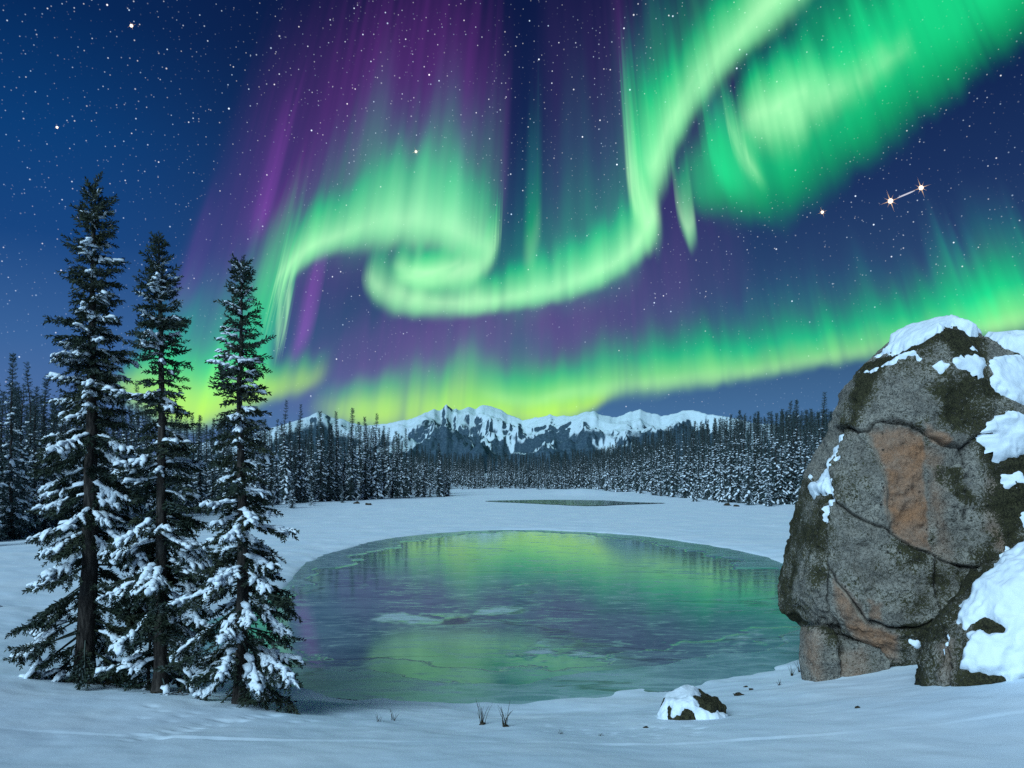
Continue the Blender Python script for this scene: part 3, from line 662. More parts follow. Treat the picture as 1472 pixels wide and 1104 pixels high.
def spruce(H, R, env, seed, detail, snow, base_r, bare=.5, gap=.25, pads=1.0, clear=.05, lean=0, spr_len=.185):
    """crown, trunk and snow meshes of a spruce; env: rows (height share, reach share)"""
    rng = np.random.default_rng(seed)
    env = np.array(env)
    trunk, crown, snowb = Bag(), Bag(), Bag()
    zz = np.linspace(-.25, H, 60 if detail else 14)
    wob = np.stack([.012*H*vnoise(zz/H*3+seed), .012*H*vnoise(zz/H*3+seed+40), zz], 1); wob[:, :2] -= wob[np.argmin(abs(zz)), :2]; wob[:, 0] += lean*zz
    rad = base_r*(np.clip(1-zz/H, 0, 1)**.8*.97+.03)*(1+.45*np.exp(-np.clip(zz, 0, None)/.22*(1 if detail else .5)))
    tv, tf = tube(wob, rad, 16 if detail else 6)
    if detail: tv = tv*np.array((1, 1, 1))+np.c_[(fbm(tv*np.array((9, 9, 2.)), 3, seed)*.012)[:, None]*np.ones(2), np.zeros(len(tv))]
    trunk.add(tv, tf)
    def axis(z): return np.stack([np.interp(z, zz, wob[:, 0]), np.interp(z, zz, wob[:, 1]), z], -1)
    tw_T, tw_D, tw_L, pd_T, pd_D, pd_S = [], [], [], [], [], []
    z = clear*H; up = .4
    while z < H*.985:
        q = z/H
        nb = (rng.integers(6, 9) if q < .38 else rng.integers(4, 7)) if detail else rng.integers(5, 8)
        if q > .8: nb += 1
        a0 = rng.uniform(0, 6.28)
        reach = np.interp(q, env[:, 0], env[:, 1])*R
        whorl = rng.uniform(.72, 1.12)
        for b in range(nb):
            az = a0+b*6.283/nb+rng.normal(0, .28)
            if detail and q < .62 and math.sin(az) < -.6 and rng.random() < .6: continue
            zb = z+rng.uniform(-.4, .4)*gap*(1-.5*q)
            L = reach*whorl*rng.uniform(.5, 1.14)
            if rng.random() < .08: L *= 1.3
            if L < .04: continue
            pit = np.interp(q, (0, .1, .35, .6, .82, 1), (-.50, -.46, -.32, -.08, .22, .9))+rng.normal(0, .17)
            sag = rng.uniform(.05, .28)*(1.1-q)
            n = 9 if detail else 5
            s = np.linspace(0, 1, n)
            zc = L*(math.tan(pit)*s-sag*s*s+sag*.75*s**4)
            bend = rng.normal(0, .12)
            azs = az+bend*s*s
            Lh = L*(.92 if pit > 0 else 1)
            P = axis(np.full(n, zb))+np.stack([np.cos(azs)*Lh*s, np.sin(azs)*Lh*s, zc], 1)
            if detail:
                lv, lf = tube(P, np.linspace(.008+.013*L, .003, n), 5); crown.add(lv, lf)
            T = np.gradient(P, axis=0); T /= np.linalg.norm(T, axis=1, keepdims=True)
            Lt = np.sum(np.linalg.norm(np.diff(P, axis=0), axis=1))
            s0 = np.clip(bare*(1-q*1.3)*rng.uniform(.6, 1.2), .08, .75) if detail else .12
            step = (.055 if detail else .30)
            m = max(2, int(Lt*(1-s0)/step*(1 if detail else 1)))
            ss = np.linspace(s0, 1, m)
            snowy = rng.random() < np.interp(q, (0, .25, .55, .75, 1), snow)
            for k, sk in enumerate(ss):
                p = np.array([np.interp(sk, s, P[:, j]) for j in range(3)]); td = np.array([np.interp(sk, s, T[:, j]) for j in range(3)])
                lat = np.cross((0, 0, 1), td); lat /= np.linalg.norm(lat)+1e-9
                sd = 1 if (k % 2) else -1
                tl = (.10+.42*L*(1-sk)**.8*min(1, .35+sk))*rng.uniform(.7, 1.25) if detail else (.16+.55*L*(1-sk)+.1*L)
                if detail: tl = min(tl, .42)
                d = td*rng.uniform(.55, .9)+lat*sd*rng.uniform(.5, .95)+np.array((0, 0, rng.uniform(-.55, -.02)*(1.2-q)))
                if k == m-1: d = td+np.array((0, 0, -.1)); tl = max(tl, .13 if detail else .3)
                d /= np.linalg.norm(d)
                if detail:
                    cnt = max(1, int(round(tl/(spr_len*.62))))
                    for c in range(cnt):
                        f0 = c/cnt*tl
                        pp_ = p+d*f0+np.array((0, 0, -.25*f0*f0))
                        dd = d+rng.normal(0, .18, 3)+np.array((0, 0, -.5*f0)); tw_T.append(pp_); tw_D.append(dd); tw_L.append(spr_len*rng.uniform(.8, 1.25))
                        if c and rng.random() < .6:
                            dd = d*.7+np.cross(d, (0, 0, 1))*rng.choice((-1, 1))*.7+np.array((0, 0, -.25)); tw_T.append(pp_); tw_D.append(dd); tw_L.append(spr_len*rng.uniform(.6, .9))
                    if snowy and sk > s0+.08 and rng.random() < .66*pads:
                        w = rng.uniform(.028, .055)*(1.15-.3*q)*min(1, .5+L)
                        for h_ in (.25, .62):
                            pd_T.append(p+d*tl*h_+rng.normal(0, .012, 3)+np.array((0, 0, w*.5-.10*h_*tl))); pd_D.append(d+rng.normal(0, .25, 3)+np.array((0, 0, -.15-.3*h_))); pd_S.append((tl*.27+.03, w*rng.uniform(.8, 1.4)*(1.15-.4*h_), w*.7))
                    if snowy and rng.random() < .5*pads:
                        w = rng.uniform(.032, .062)*min(1, .45+L*.8)*(1.1-.3*q)
                        pd_T.append(p+np.array((0, 0, w*.6))); pd_D.append(td); pd_S.append((rng.uniform(.06, .13), w*1.25, w*.85))
                else:
                    tw_T.append(p); tw_D.append(d); tw_L.append(tl)
            if not detail and snowy and L > .25:
                for h_, l_ in ((.50, .30), (.86, .20)):
                    p = np.array([np.interp(h_, s, P[:, j]) for j in range(3)]); td = np.array([np.interp(h_, s, T[:, j]) for j in range(3)])
                    pd_T.append(p+np.array((0, 0, .05))); pd_D.append(td+np.array((0, 0, -.15-.25*h_))); pd_S.append((l_*L, (.09+.09*L)*(1.3-.5*h_), .055+.04*L))
        z += (np.interp(q, (0, .5, 1), (gap, gap*.85, gap*.55)))*rng.uniform(.75, 1.25)
    # leader
    if detail:
        for k in range(16):
            zq = H*(1-.075*rng.random()); tw_T.append(axis(np.array([zq]))[0]); a = rng.uniform(0, 6.28); tw_D.append(np.array((math.cos(a)*.7, math.sin(a)*.7, .9))); tw_L.append(.10)
    tw_T, tw_D, tw_L = map(np.array, (tw_T, tw_D, tw_L))
    kinds = 4 if detail else 3
    which = rng.integers(0, kinds, len(tw_T))
    for k in range(kinds):
        TV, TF = spray_template(13 if detail else 8, seed*10+k, .40 if detail else .42, .125 if detail else .17, .6)
        i = which == k
        if not i.any(): continue
        v, f = replicate(TV, TF, euler_frames(tw_D[i], rng.normal(0, .35, i.sum())), tw_L[i], tw_T[i]); crown.add(v, f)
    if len(pd_T):
        pd_T, pd_D, pd_S = map(np.array, (pd_T, pd_D, pd_S))
        which = rng.integers(0, 4, len(pd_T))
        for k in range(4):
            TV, TF = lump(ICO1, seed*3+k, .75, 1.5)
            TV = TV.copy(); TV[:, 2] = np.where(TV[:, 2] < 0, TV[:, 2]*.5, TV[:, 2]); TV[:, 2] -= .25*TV[:, 0]**2
            i = which == k
            if not i.any(): continue
            v, f = replicate(TV, TF, euler_frames(pd_D[i]), pd_S[i], pd_T[i]); snowb.add(v, f)
    return trunk, crown, snowb

def plant(name, label, cat, loc, parts, group=None, rz=0):
    r = empty(name, loc, rz); tag(r, label, cat, group)
    trunk, crown, snowb = parts
    trunk.build('trunk', [bark_m], r); crown.build('crown', [hero_needles], r, smooth=False)
    if snowb.n: snowb.build('snow_clumps', [pad_m], r)
    return r
def base_at(x, y, Y):
    X = (x-CX)/F*Y; return (X, Y, float(height(X, Y)[0])-.03)

ENV1 = [(0, .55), (.06, .85), (.14, 1.0), (.26, .95), (.38, .86), (.48, .74), (.58, .52), (.68, .45), (.76, .38), (.80, .43), (.86, .28), (.90, .20), (.93, .19), (.96, .11), (1, .02)]
ENV2 = [(0, .6), (.06, .75), (.15, .9), (.26, 1.0), (.36, .88), (.46, .75), (.56, .56), (.64, .58), (.72, .42), (.80, .44), (.86, .34), (.91, .18), (.95, .10), (1, .02)]
ENV3 = [(0, .6), (.05, .85), (.14, 1.0), (.24, .92), (.34, .78), (.42, .66), (.52, .52), (.60, .42), (.68, .40), (.75, .33), (.82, .28), (.88, .19), (.94, .10), (1, .02)]
l1, l2, l3 = base_at(122, 985, 14.5), base_at(231, 997, 14.0), base_at(346, 1012, 13.2)
plant('spruce_tree', 'tallest and leftmost of the three tall snow-laden spruces on the near bank', 'tree', l1, spruce(9.45, 1.36, ENV1, 3, True, (.38, .50, .50, .40, .25), .175, bare=.52, gap=.24, lean=.002), 'tall spruces on the near bank')
plant('spruce_tree', 'slender middle one of the three tall spruces, snow only on its lower branches', 'tree', l2, spruce(8.4, 1.06, ENV2, 14, True, (.38, .50, .46, .34, .2), .125, bare=.52, gap=.225, lean=.0), 'tall spruces on the near bank')
plant('spruce_tree', 'shortest of the three tall spruces, standing nearest the pond with thick snow pads', 'tree', l3, spruce(7.72, 1.16, ENV3, 27, True, (.44, .60, .55, .42, .25), .12, bare=.48, gap=.225, pads=1.15, lean=.001), 'tall spruces on the near bank')
l4 = base_at(213, 993, 14.3)
plant('spruce_sapling', 'thin bare-stemmed young spruce close beside the middle tall spruce', 'tree', l4, spruce(2.6, .55, [(0, .3), (.3, .8), (.6, .9), (1, .1)], 8, True, (.3, .4, .4, .3, .2), .032, bare=.7, gap=.35))

# ------------------------------------------------------------------ rocks
rock_m, t, o = mat('weathered_rock')
geo = N(t, 'ShaderNodeNewGeometry'); P_ = geo.outputs['Position']
rust, lich, crk, pale = (attr(t, k) for k in ('rust', 'lichen', 'crack', 'pale'))
g1 = noise_node(t, 1.6, 5, .6, P_, .3); g2 = noise_node(t, 11, 6, .72, P_, 2.2); g3 = noise_node(t, 34, 5, .7, P_, 1.5)
vo = N(t, 'ShaderNodeTexVoronoi'); vo.inputs['Scale'].default_value = 5.5; t.links.new(P_, vo.inputs['Vector'])
col = mixc(t, mapr(t, g1.outputs['Fac'], .35, .65), (.29, .252, .21), (.47, .415, .345))
col = mixc(t, math_node(t, 'MULTIPLY', mapr(t, g2.outputs['Fac'], .45, .62), .95), col, (.05, .047, .043))
col = mixc(t, math_node(t, 'MULTIPLY', mapr(t, g3.outputs['Fac'], .52, .66), .6), col, (.42, .41, .38))
rc = mixc(t, mapr(t, g1.outputs['Fac'], .3, .7), (.52, .245, .125), (.42, .26, .18))
rc = mixc(t, math_node(t, 'MULTIPLY', mapr(t, g2.outputs['Fac'], .5, .66), .55), rc, (.10, .07, .055))
col = mixc(t, math_node(t, 'MULTIPLY', rust, mapr(t, g2.outputs['Fac'], .25, .5, .55, 1)), col, rc)
col = mixc(t, math_node(t, 'MULTIPLY', pale, .8), col, (.46, .38, .30))
lc = mixc(t, mapr(t, g2.outputs['Fac'], .35, .62), (.014, .013, .010), (.095, .085, .042))
lf_ = mapr(t, math_node(t, 'ADD', lich, math_node(t, 'MULTIPLY', math_node(t, 'SUBTRACT', g2.outputs['Fac'], .5), 1.6)), .42, .58)
col = mixc(t, lf_, col, lc)
pit = mapr(t, vo.outputs['Distance'], .20, .08)
pit = math_node(t, 'MULTIPLY', pit, mapr(t, g1.outputs['Fac'], .5, .6))
col = mixc(t, math_node(t, 'MULTIPLY', pit, .8), col, (.02, .02, .018))
col = mixc(t, crk, col, (.012, .011, .010))
hb = math_node(t, 'ADD', math_node(t, 'MULTIPLY', g2.outputs['Fac'], 1.0), math_node(t, 'MULTIPLY', g3.outputs['Fac'], .5))
hb = math_node(t, 'SUBTRACT', hb, math_node(t, 'MULTIPLY', pit, .5))
principled(t, o, col, .88, hb, 1.0, .07, spec=.15)

def seg_dist(x, y, line):
    L = np.asarray(line, float); d = np.full(len(x), 1e9)
    for a, b in zip(L[:-1], L[1:]):
        ab = b-a; tt = np.clip(((x-a[0])*ab[0]+(y-a[1])*ab[1])/(ab@ab), 0, 1)
        d = np.minimum(d, np.hypot(x-a[0]-tt*ab[0], y-a[1]-tt*ab[1]))
    return d
def poly_sd(x, y, poly):
    """signed pixel distance, positive inside"""
    L = np.asarray(poly, float); d = seg_dist(x, y, np.concatenate([L, L[:1]])); ins = np.zeros(len(x), bool)
    for a, b in zip(L, np.roll(L, -1, 0)):
        c = (a[1] > y) != (b[1] > y)
        ins ^= c & (x < a[0]+(y-a[1])/(b[1]-a[1]+1e-12)*(b[0]-a[0]))
    return np.where(ins, d, -d)

def largest_piece(Fc, n):
    """mask of the faces of the largest connected piece"""
    if len(Fc) < 4: return None
    lab = np.arange(n)
    while True:
        m = lab[Fc].min(1); new = lab.copy(); np.minimum.at(new, Fc.ravel(), np.repeat(m, Fc.shape[1])); new = new[new]
        if (new == lab).all(): break
        lab = new
    f = lab[Fc[:, 0]]; u, c = np.unique(f, return_counts=True)
    return f == u[c.argmax()]
def rock(name, rows, cy, depth, seed, parent=None, nr=120, nc=160, box=.7, rough=1., cracks=(), plates=(), rusts=(), pales=(), lichens=(), lich_bias=0., snow=(), lean=0., rel=1., facets=0):
    """a rock whose silhouette rows (y, left x, right x) are seen at distance cy; depth rows (y, half depth)"""
    rows = np.array(rows, float); depth = np.array(depth, float)
    y = np.linspace(rows[0, 0], rows[-1, 0], nr)
    from_s = spline(rows[:, [0, 1, 2]], 400)[0] if False else rows
    xl = np.interp(y, rows[:, 0], rows[:, 1]); xr = np.interp(y, rows[:, 0], rows[:, 2])
    k = np.array([1, 2, 3, 2, 1])/9.
    for _ in range(2):
        xl[2:-2] = np.convolve(xl, k, 'valid'); xr[2:-2] = np.convolve(xr, k, 'valid')
    b = np.interp(y, depth[:, 0], depth[:, 1])
    cyy = cy+lean*(rows[-1, 0]-y)/100
    Z = EYE-(y-HY)/F*cyy
    XL = (xl-CX)/F*cyy; XR = (xr-CX)/F*cyy
    u = np.linspace(0, 1, nc, endpoint=False)
    th = np.where(u < .76, np.pi+u/.76*np.pi, (u-.76)/.24*np.pi)     # most columns on the side towards the pond bank
    c, s = np.cos(th), np.sin(th)
    cx_, a = (XL+XR)/2, (XR-XL)/2
    X = cx_[:, None]+a[:, None]*(np.sign(c)*np.abs(c)**box)[None]
    Y = cyy[:, None]+b[:, None]*(np.sign(s)*np.abs(s)**box)[None]
    Zg = np.repeat(Z[:, None], nc, 1)
    B = np.stack([X, Y, Zg], -1)
    du = np.roll(B, -1, 1)-np.roll(B, 1, 1); dv = np.gradient(B, axis=0)
    n = np.cross(dv, du); n /= np.linalg.norm(n, axis=2, keepdims=True)+1e-9
    out = B-np.stack([cx_, cyy, Z], 1)[:, None]
    n *= np.where((n*out).sum(2, keepdims=True) < 0, -1, 1)
    n[..., 2] += .25*np.linspace(1, 0, nr)[:, None]**2; n /= np.linalg.norm(n, axis=2, keepdims=True)
    for _ in range(6): n = (n+np.roll(n, 1, 1)+np.roll(n, -1, 1)); n /= np.linalg.norm(n, axis=2, keepdims=True)
    P = B.reshape(-1, 3); nn = n.reshape(-1, 3)
    px = CX+F*P[:, 0]/P[:, 1]; py = HY-F*(P[:, 2]-EYE)/P[:, 1]
    front = P[:, 1] < np.repeat(cyy, nc)+.35
    wx = px+5*fbm(P*1.7, 3, seed+3); wy = py+5*fbm(P*1.7, 3, seed+4)
    big = fbm(P*.55, 3, seed)*.16*rough*rel
    mid = (ridged(P*1.5, 3, seed+9)-.62)*.20*rough*rel+(ridged(P*np.array((3.6, 3.6, 2.4)), 3, seed+19)-.62)*.09*rough*rel
    fin = fbm(P*6, 4, seed+5)*.05*rough
    d = big+mid
    crack = np.zeros(len(P))
    for line, w, dep in cracks:
        dd = seg_dist(wx, wy, line); dd = np.where(front, dd, 99)
        g = np.exp(-(dd/w)**2); d = d-dep*np.exp(-(dd/(w*.8))**2)-.12*dep*np.exp(-(dd/(w*3.2))**2); crack = np.maximum(crack, np.exp(-(dd/(w*.55))**2))
    for poly, off_, soft in plates:
        d = d+off_*sstep(-soft, soft, poly_sd(wx, wy, poly))*front
    rust = np.zeros(len(P))
    for poly, soft, amt in rusts: rust = np.maximum(rust, amt*sstep(-soft, soft, poly_sd(wx, wy, poly)+8*fbm(P*2.2, 3, seed+21))*front)
    pal = np.zeros(len(P))
    for line, w in pales: pal = np.maximum(pal, np.exp(-(seg_dist(wx, wy, line)/w)**2)*front)
    lic = .335+lich_bias+.32*fbm(P*1.1, 4, seed+11)
    for poly, soft, amt in lichens: lic = lic+amt*sstep(-soft, soft, poly_sd(wx, wy, poly)+10*fbm(P*1.8, 3, seed+31))
    lic = lic-.5*rust
    V = P+nn*d[:, None]
    rr = np.random.default_rng(seed+77); mid_ = V.mean(0)
    for _ in range(facets):                        # flat fractured faces
        pn = rr.normal(size=3); pn[1] = -abs(pn[1])*rr.choice((1, 1, 1, -1)); pn[2] = abs(pn[2])*.6; pn /= np.linalg.norm(pn)
        h = (V-mid_)@pn; lim = np.quantile(h, rr.uniform(.962, .992))
        V = V-(np.clip(h-lim, 0, None)*.92)[:, None]*pn
    d = ((V-P)*nn).sum(1); side = V-P-nn*d[:, None]
    V = V+nn*fin[:, None]
    top = V[:nc].mean(0); bot = V[-nc:].mean(0)
    VV = np.concatenate([V, top[None], bot[None]]); k1 = np.arange(nc); k2 = (k1+1) % nc
    caps = [np.stack([k2, k1, np.full(nc, nr*nc)], 1), np.stack([(nr-1)*nc+k1, (nr-1)*nc+k2, np.full(nc, nr*nc+1)], 1)]
    gf = grid_faces(nr, nc, True)
    ext = lambda a, q: np.concatenate([a, [q, q]])
    body = mesh(name, VV, [gf]+caps, [rock_m], parent, attrs={'rust': ext(rust, 0), 'lichen': ext(lic, .6), 'crack': ext(np.clip(crack, 0, 1)*.9, 0), 'pale': ext(pal, 0)})
    # snow lying on it: each patch thick in the middle and rounded at the rim
    for poly, th_, fr in snow:
        sd = poly_sd(px, py, poly)+6*fbm(P*3.2, 4, seed+41)+2.5*fbm(P*9, 2, seed+43)
        if fr: sd = np.where(front, sd, -99)
        kf = (sd[gf] > -6).all(1); lab = largest_piece(gf[kf], len(P))
        if lab is None: continue
        tk = -.05+(.62*th_+.05)*np.clip(sstep(-5, 10, sd), 0, 1)**.7+th_*.22*fbm(P*2.2, 3, seed+51)*sstep(0, 12, sd)
        SV = P+side+nn*(d+.4*fin+tk)[:, None]; SV[:, 2] += .35*np.clip(tk, 0, 1)
        sg = gf[kf][lab]; extra = []
        if (sd[:nc] > -6).all():
            SV = np.concatenate([SV, [SV[:nc].mean(0)+np.array((0, 0, .03))]]); extra = [np.stack([k2, k1, np.full(nc, nr*nc)], 1)]
        used = np.unique(np.concatenate([sg.ravel()]+[q.ravel() for q in extra])); rm = np.zeros(len(SV), int); rm[used] = np.arange(len(used))
        mesh('snow_patch', SV[used], [rm[sg]]+[rm[q] for q in extra], [pad_m], body)
    return body

big_rows = [(462, 1361, 1376), (464, 1330, 1388), (468, 1310, 1394), (474, 1288, 1399), (482, 1269, 1404), (492, 1253, 1410), (506, 1241, 1418), (525, 1233, 1428), (550, 1223, 1444), (575, 1212, 1464), (600, 1207, 1476), (625, 1201, 1490),
            (650, 1189, 1502), (675, 1172, 1514), (700, 1153, 1524), (730, 1143, 1532), (760, 1134, 1536), (790, 1127, 1538), (820, 1122, 1536), (845, 1125, 1530), (870, 1136, 1520), (888, 1150, 1512), (903, 1168, 1505), (918, 1204, 1498), (940, 1236, 1490), (1000, 1246, 1480)]
crack_a = [(1200, 612), (1222, 618), (1240, 625), (1252, 624), (1262, 612), (1272, 607), (1295, 612), (1325, 617), (1345, 621), (1365, 634), (1386, 642), (1402, 632), (1425, 626)]
crack_b = [(1186, 708), (1200, 720), (1225, 738), (1248, 750), (1270, 757), (1300, 778), (1325, 792), (1355, 803), (1382, 815), (1408, 819), (1430, 806)]
crack_c = [(1386, 642), (1391, 680), (1393, 730), (1391, 775), (1392, 812)]
crack_d = [(1343, 800), (1345, 835), (1351, 870), (1358, 905)]
crack_e = [(1192, 668), (1182, 705), (1180, 745), (1182, 790), (1180, 830), (1178, 862), (1190, 890), (1204, 916)]
crack_f = [(1184, 818), (1200, 836), (1216, 856), (1232, 876), (1250, 894), (1275, 902), (1300, 906), (1322, 902), (1340, 890)]
crack_g = [(1160, 862), (1172, 856), (1180, 858)]
crack_h = [(1408, 819), (1403, 840), (1400, 862)]
boulder = rock('boulder', big_rows, 17.6, [(462, .1), (466, .55), (475, .95), (496, 1.3), (560, 1.75), (700, 2.05), (850, 2.05), (1000, 1.75)], 5, nr=320, nc=430, box=.62, lean=.02, facets=34,
    cracks=[(crack_a, 2.6, .11), (crack_b, 2.8, .12), (crack_c, 1.8, .07), (crack_d, 2.6, .10), (crack_e, 3.2, .15), (crack_f, 2.4, .10), (crack_g, 1.8, .07), (crack_h, 2, .07)],
    plates=[([(1200, 612), (1252, 624), (1272, 607), (1345, 621), (1386, 642), (1425, 626), (1440, 440), (1180, 440)], .10, 4), ([(1253, 626), (1272, 610), (1345, 624), (1386, 646), (1392, 810), (1355, 800), (1282, 765), (1277, 720), (1262, 670)], -.10, 3),
            ([(1100, 640), (1192, 668), (1180, 745), (1178, 862), (1204, 920), (1100, 920)], -.14, 4), ([(1184, 818), (1216, 856), (1250, 894), (1322, 904), (1360, 900), (1360, 1000), (1150, 1000), (1190, 890)], -.08, 3),
            ([(1343, 802), (1408, 819), (1420, 940), (1356, 905)], -.07, 3)],
    rusts=[([(1252, 624), (1272, 609), (1332, 620), (1334, 700), (1338, 790), (1300, 776), (1281, 762), (1275, 715), (1262, 668)], 6, 1.), ([(1195, 835), (1216, 856), (1250, 896), (1300, 910), (1290, 950), (1235, 930), (1205, 890)], 8, .85),
           ([(1252, 868), (1272, 868), (1274, 896), (1256, 894)], 5, .9), ([(1330, 620), (1366, 630), (1352, 612), (1330, 606)], 4, .8), ([(1340, 640), (1362, 650), (1362, 800), (1340, 795)], 14, .45), ([(1425, 680), (1445, 700), (1440, 800), (1425, 790)], 8, .5)],
    pales=[([(1200, 838), (1216, 858), (1222, 866), (1236, 884), (1250, 897)], 2.6), ([(1256, 640), (1266, 680), (1277, 720), (1281, 755)], 2.2)],
    lichens=[([(1225, 540), (1240, 505), (1290, 480), (1350, 470), (1420, 470), (1440, 560), (1380, 560), (1355, 500), (1290, 510), (1250, 560), (1235, 610)], 14, .38), ([(1352, 540), (1410, 540), (1460, 620), (1400, 640), (1350, 600), (1340, 560)], 16, .24),
             ([(1350, 672), (1390, 664), (1392, 720), (1362, 715)], 8, .55), ([(1100, 670), (1185, 690), (1178, 800), (1160, 900), (1100, 900)], 14, .24), ([(1408, 640), (1540, 560), (1560, 900), (1400, 880), (1412, 760)], 14, .30), ([(1290, 905), (1360, 880), (1420, 850), (1460, 900), (1420, 1000), (1260, 1000), (1250, 930)], 10, .3)],
    snow=[([(1246, 505), (1256, 488), (1275, 470), (1300, 455), (1350, 440), (1400, 440), (1414, 468), (1398, 482), (1372, 470), (1356, 478), (1340, 487), (1312, 488), (1290, 486), (1268, 496)], .15, False),
          ([(1236, 534), (1258, 520), (1282, 505), (1302, 500), (1318, 504), (1328, 516), (1308, 512), (1290, 514), (1270, 523), (1256, 530), (1246, 536)], .09, True),
          ([(1338, 526), (1362, 528), (1380, 520), (1402, 511), (1420, 514), (1424, 530), (1408, 548), (1390, 534), (1368, 534), (1350, 540)], .10, True),
          ([(1428, 520), (1445, 512), (1560, 510), (1560, 592), (1470, 585), (1450, 578), (1430, 562)], .13, False), ([(1403, 634), (1412, 612), (1430, 594), (1475, 592), (1560, 600), (1560, 660), (1452, 652), (1438, 664), (1424, 658), (1420, 645)], .12, False),
          ([(1150, 704), (1158, 688), (1175, 670), (1192, 650), (1207, 622), (1211, 630), (1206, 655), (1194, 676), (1190, 700), (1178, 706)], .11, False), ([(1188, 706), (1194, 716), (1180, 748), (1172, 744), (1176, 728)], .06, True), ([(1436, 800), (1446, 788), (1470, 796), (1466, 812), (1448, 812)], .06, True),
          ([(1446, 680), (1475, 676), (1475, 696), (1452, 700)], .07, True), ([(1460, 738), (1490, 730), (1490, 770), (1466, 762)], .07, True), ([(1310, 928), (1322, 924), (1330, 936), (1322, 946)], .07, True), ([(1390, 500), (1400, 496), (1414, 510), (1404, 512)], .05, True),
          ([(1345, 540), (1362, 543), (1358, 552), (1347, 550)], .05, True)])
tag(boulder, 'huge weathered grey and rust boulder, cracked and snow-capped, beside the frozen pond', 'boulder')
b1 = rock('base_block', [(896, 1166, 1192), (902, 1160, 1197), (920, 1158, 1198), (950, 1157, 1200), (1000, 1158, 1202)], 16.6, [(896, .2), (902, .45), (1000, .5)], 41, boulder, 90, 120, .45, .6, facets=14, lich_bias=.02, rusts=[([(1160, 905), (1180, 905), (1180, 980), (1160, 980)], 10, .5)])
b2 = rock('base_block', [(914, 1212, 1250), (920, 1204, 1262), (945, 1198, 1268), (1000, 1196, 1270)], 16.7, [(914, .2), (920, .5), (1000, .6)], 43, boulder, 80, 120, .5, .6, facets=12, lich_bias=.06, rusts=[([(1205, 940), (1240, 930), (1240, 980), (1200, 980)], 10, .4)])

rear = rock('boulder', [(486, 1442, 1462), (490, 1428, 1490), (497, 1412, 1530), (510, 1400, 1570), (560, 1392, 1620), (700, 1390, 1650), (1000, 1390, 1660)], 20.5, [(486, .2), (497, .9), (560, 1.5), (1000, 1.9)], 61, None, 150, 180, .7, 1., lich_bias=.2,
    snow=[([(1400, 492), (1430, 478), (1500, 478), (1600, 500), (1640, 560), (1560, 560), (1500, 520), (1462, 506), (1436, 500)], .16, False)])
tag(rear, 'mossy snow-covered rock shoulder rising behind the right side of the huge boulder', 'boulder')
fr_rows = [(742, 1560, 1600), (752, 1538, 1640), (775, 1506, 1680), (800, 1474, 1710), (815, 1458, 1725), (830, 1436, 1740), (848, 1414, 1750), (868, 1396, 1760), (888, 1380, 1765), (905, 1368, 1768), (930, 1354, 1770), (960, 1343, 1770), (990, 1338, 1770), (1060, 1334, 1770)]
front_b = rock('boulder', fr_rows, 12.9, [(742, .2), (760, .6), (830, 1.05), (1060, 1.25)], 71, None, 200, 280, .72, .8, lich_bias=.42,
    cracks=[([(1362, 905), (1363, 940), (1366, 1000)], 2.5, .07)], rusts=[([(1345, 930), (1372, 920), (1372, 990), (1345, 990)], 8, .3)],
    snow=[([(1376, 898), (1380, 884), (1400, 860), (1420, 842), (1450, 815), (1500, 770), (1560, 720), (1800, 720), (1800, 960), (1472, 974), (1452, 984), (1440, 970), (1420, 972), (1404, 968), (1394, 962), (1381, 964), (1384, 944), (1388, 926), (1400, 912), (1412, 905), (1425, 916), (1440, 908), (1430, 895), (1418, 888), (1405, 898), (1390, 908)], .17, False),
          ([(1366, 898), (1374, 890), (1376, 902), (1366, 925), (1360, 930)], .05, True), ([(1355, 935), (1362, 930), (1360, 965), (1356, 975)], .05, True)])
tag(front_b, 'low mossy boulder under thick lumpy snow in front of the huge boulder', 'boulder')
small = rock('rock', [(994, 980, 998), (997, 970, 1008), (1000, 961, 1024), (1003, 955, 1034), (1010, 951, 1040), (1020, 947, 1040), (1040, 944, 1040), (1060, 944, 1040)], 12.7, [(994, .08), (992, .25), (1006, .42), (1060, .5)], 81, None, 90, 140, .8, .8, lich_bias=.4, rel=.75,
    snow=[([(946, 1000), (962, 970), (1000, 966), (1014, 986), (998, 998), (1002, 1010), (1022, 1016), (1044, 1028), (1034, 1060), (1004, 1060), (996, 1026), (984, 1018), (978, 1030), (968, 1030), (964, 1014), (956, 1014), (952, 1040), (936, 1040)], .07, False)])
tag(small, 'small rock almost buried under a snow cap on the foreground bank', 'rock')
stone = rock('rock', [(872, -14, 2), (876, -20, 8), (884, -24, 12), (892, -22, 10), (905, -20, 6)], 22.5, [(872, .1), (880, .3), (905, .3)], 91, None, 40, 60, .8, .3, rel=.4, lich_bias=.2, snow=[([(-30, 880), (-24, 866), (0, 866), (12, 876), (6, 882), (-10, 882)], .08, False)])
tag(stone, 'lone dark stone poking from the snow left of the three tall spruces', 'rock')

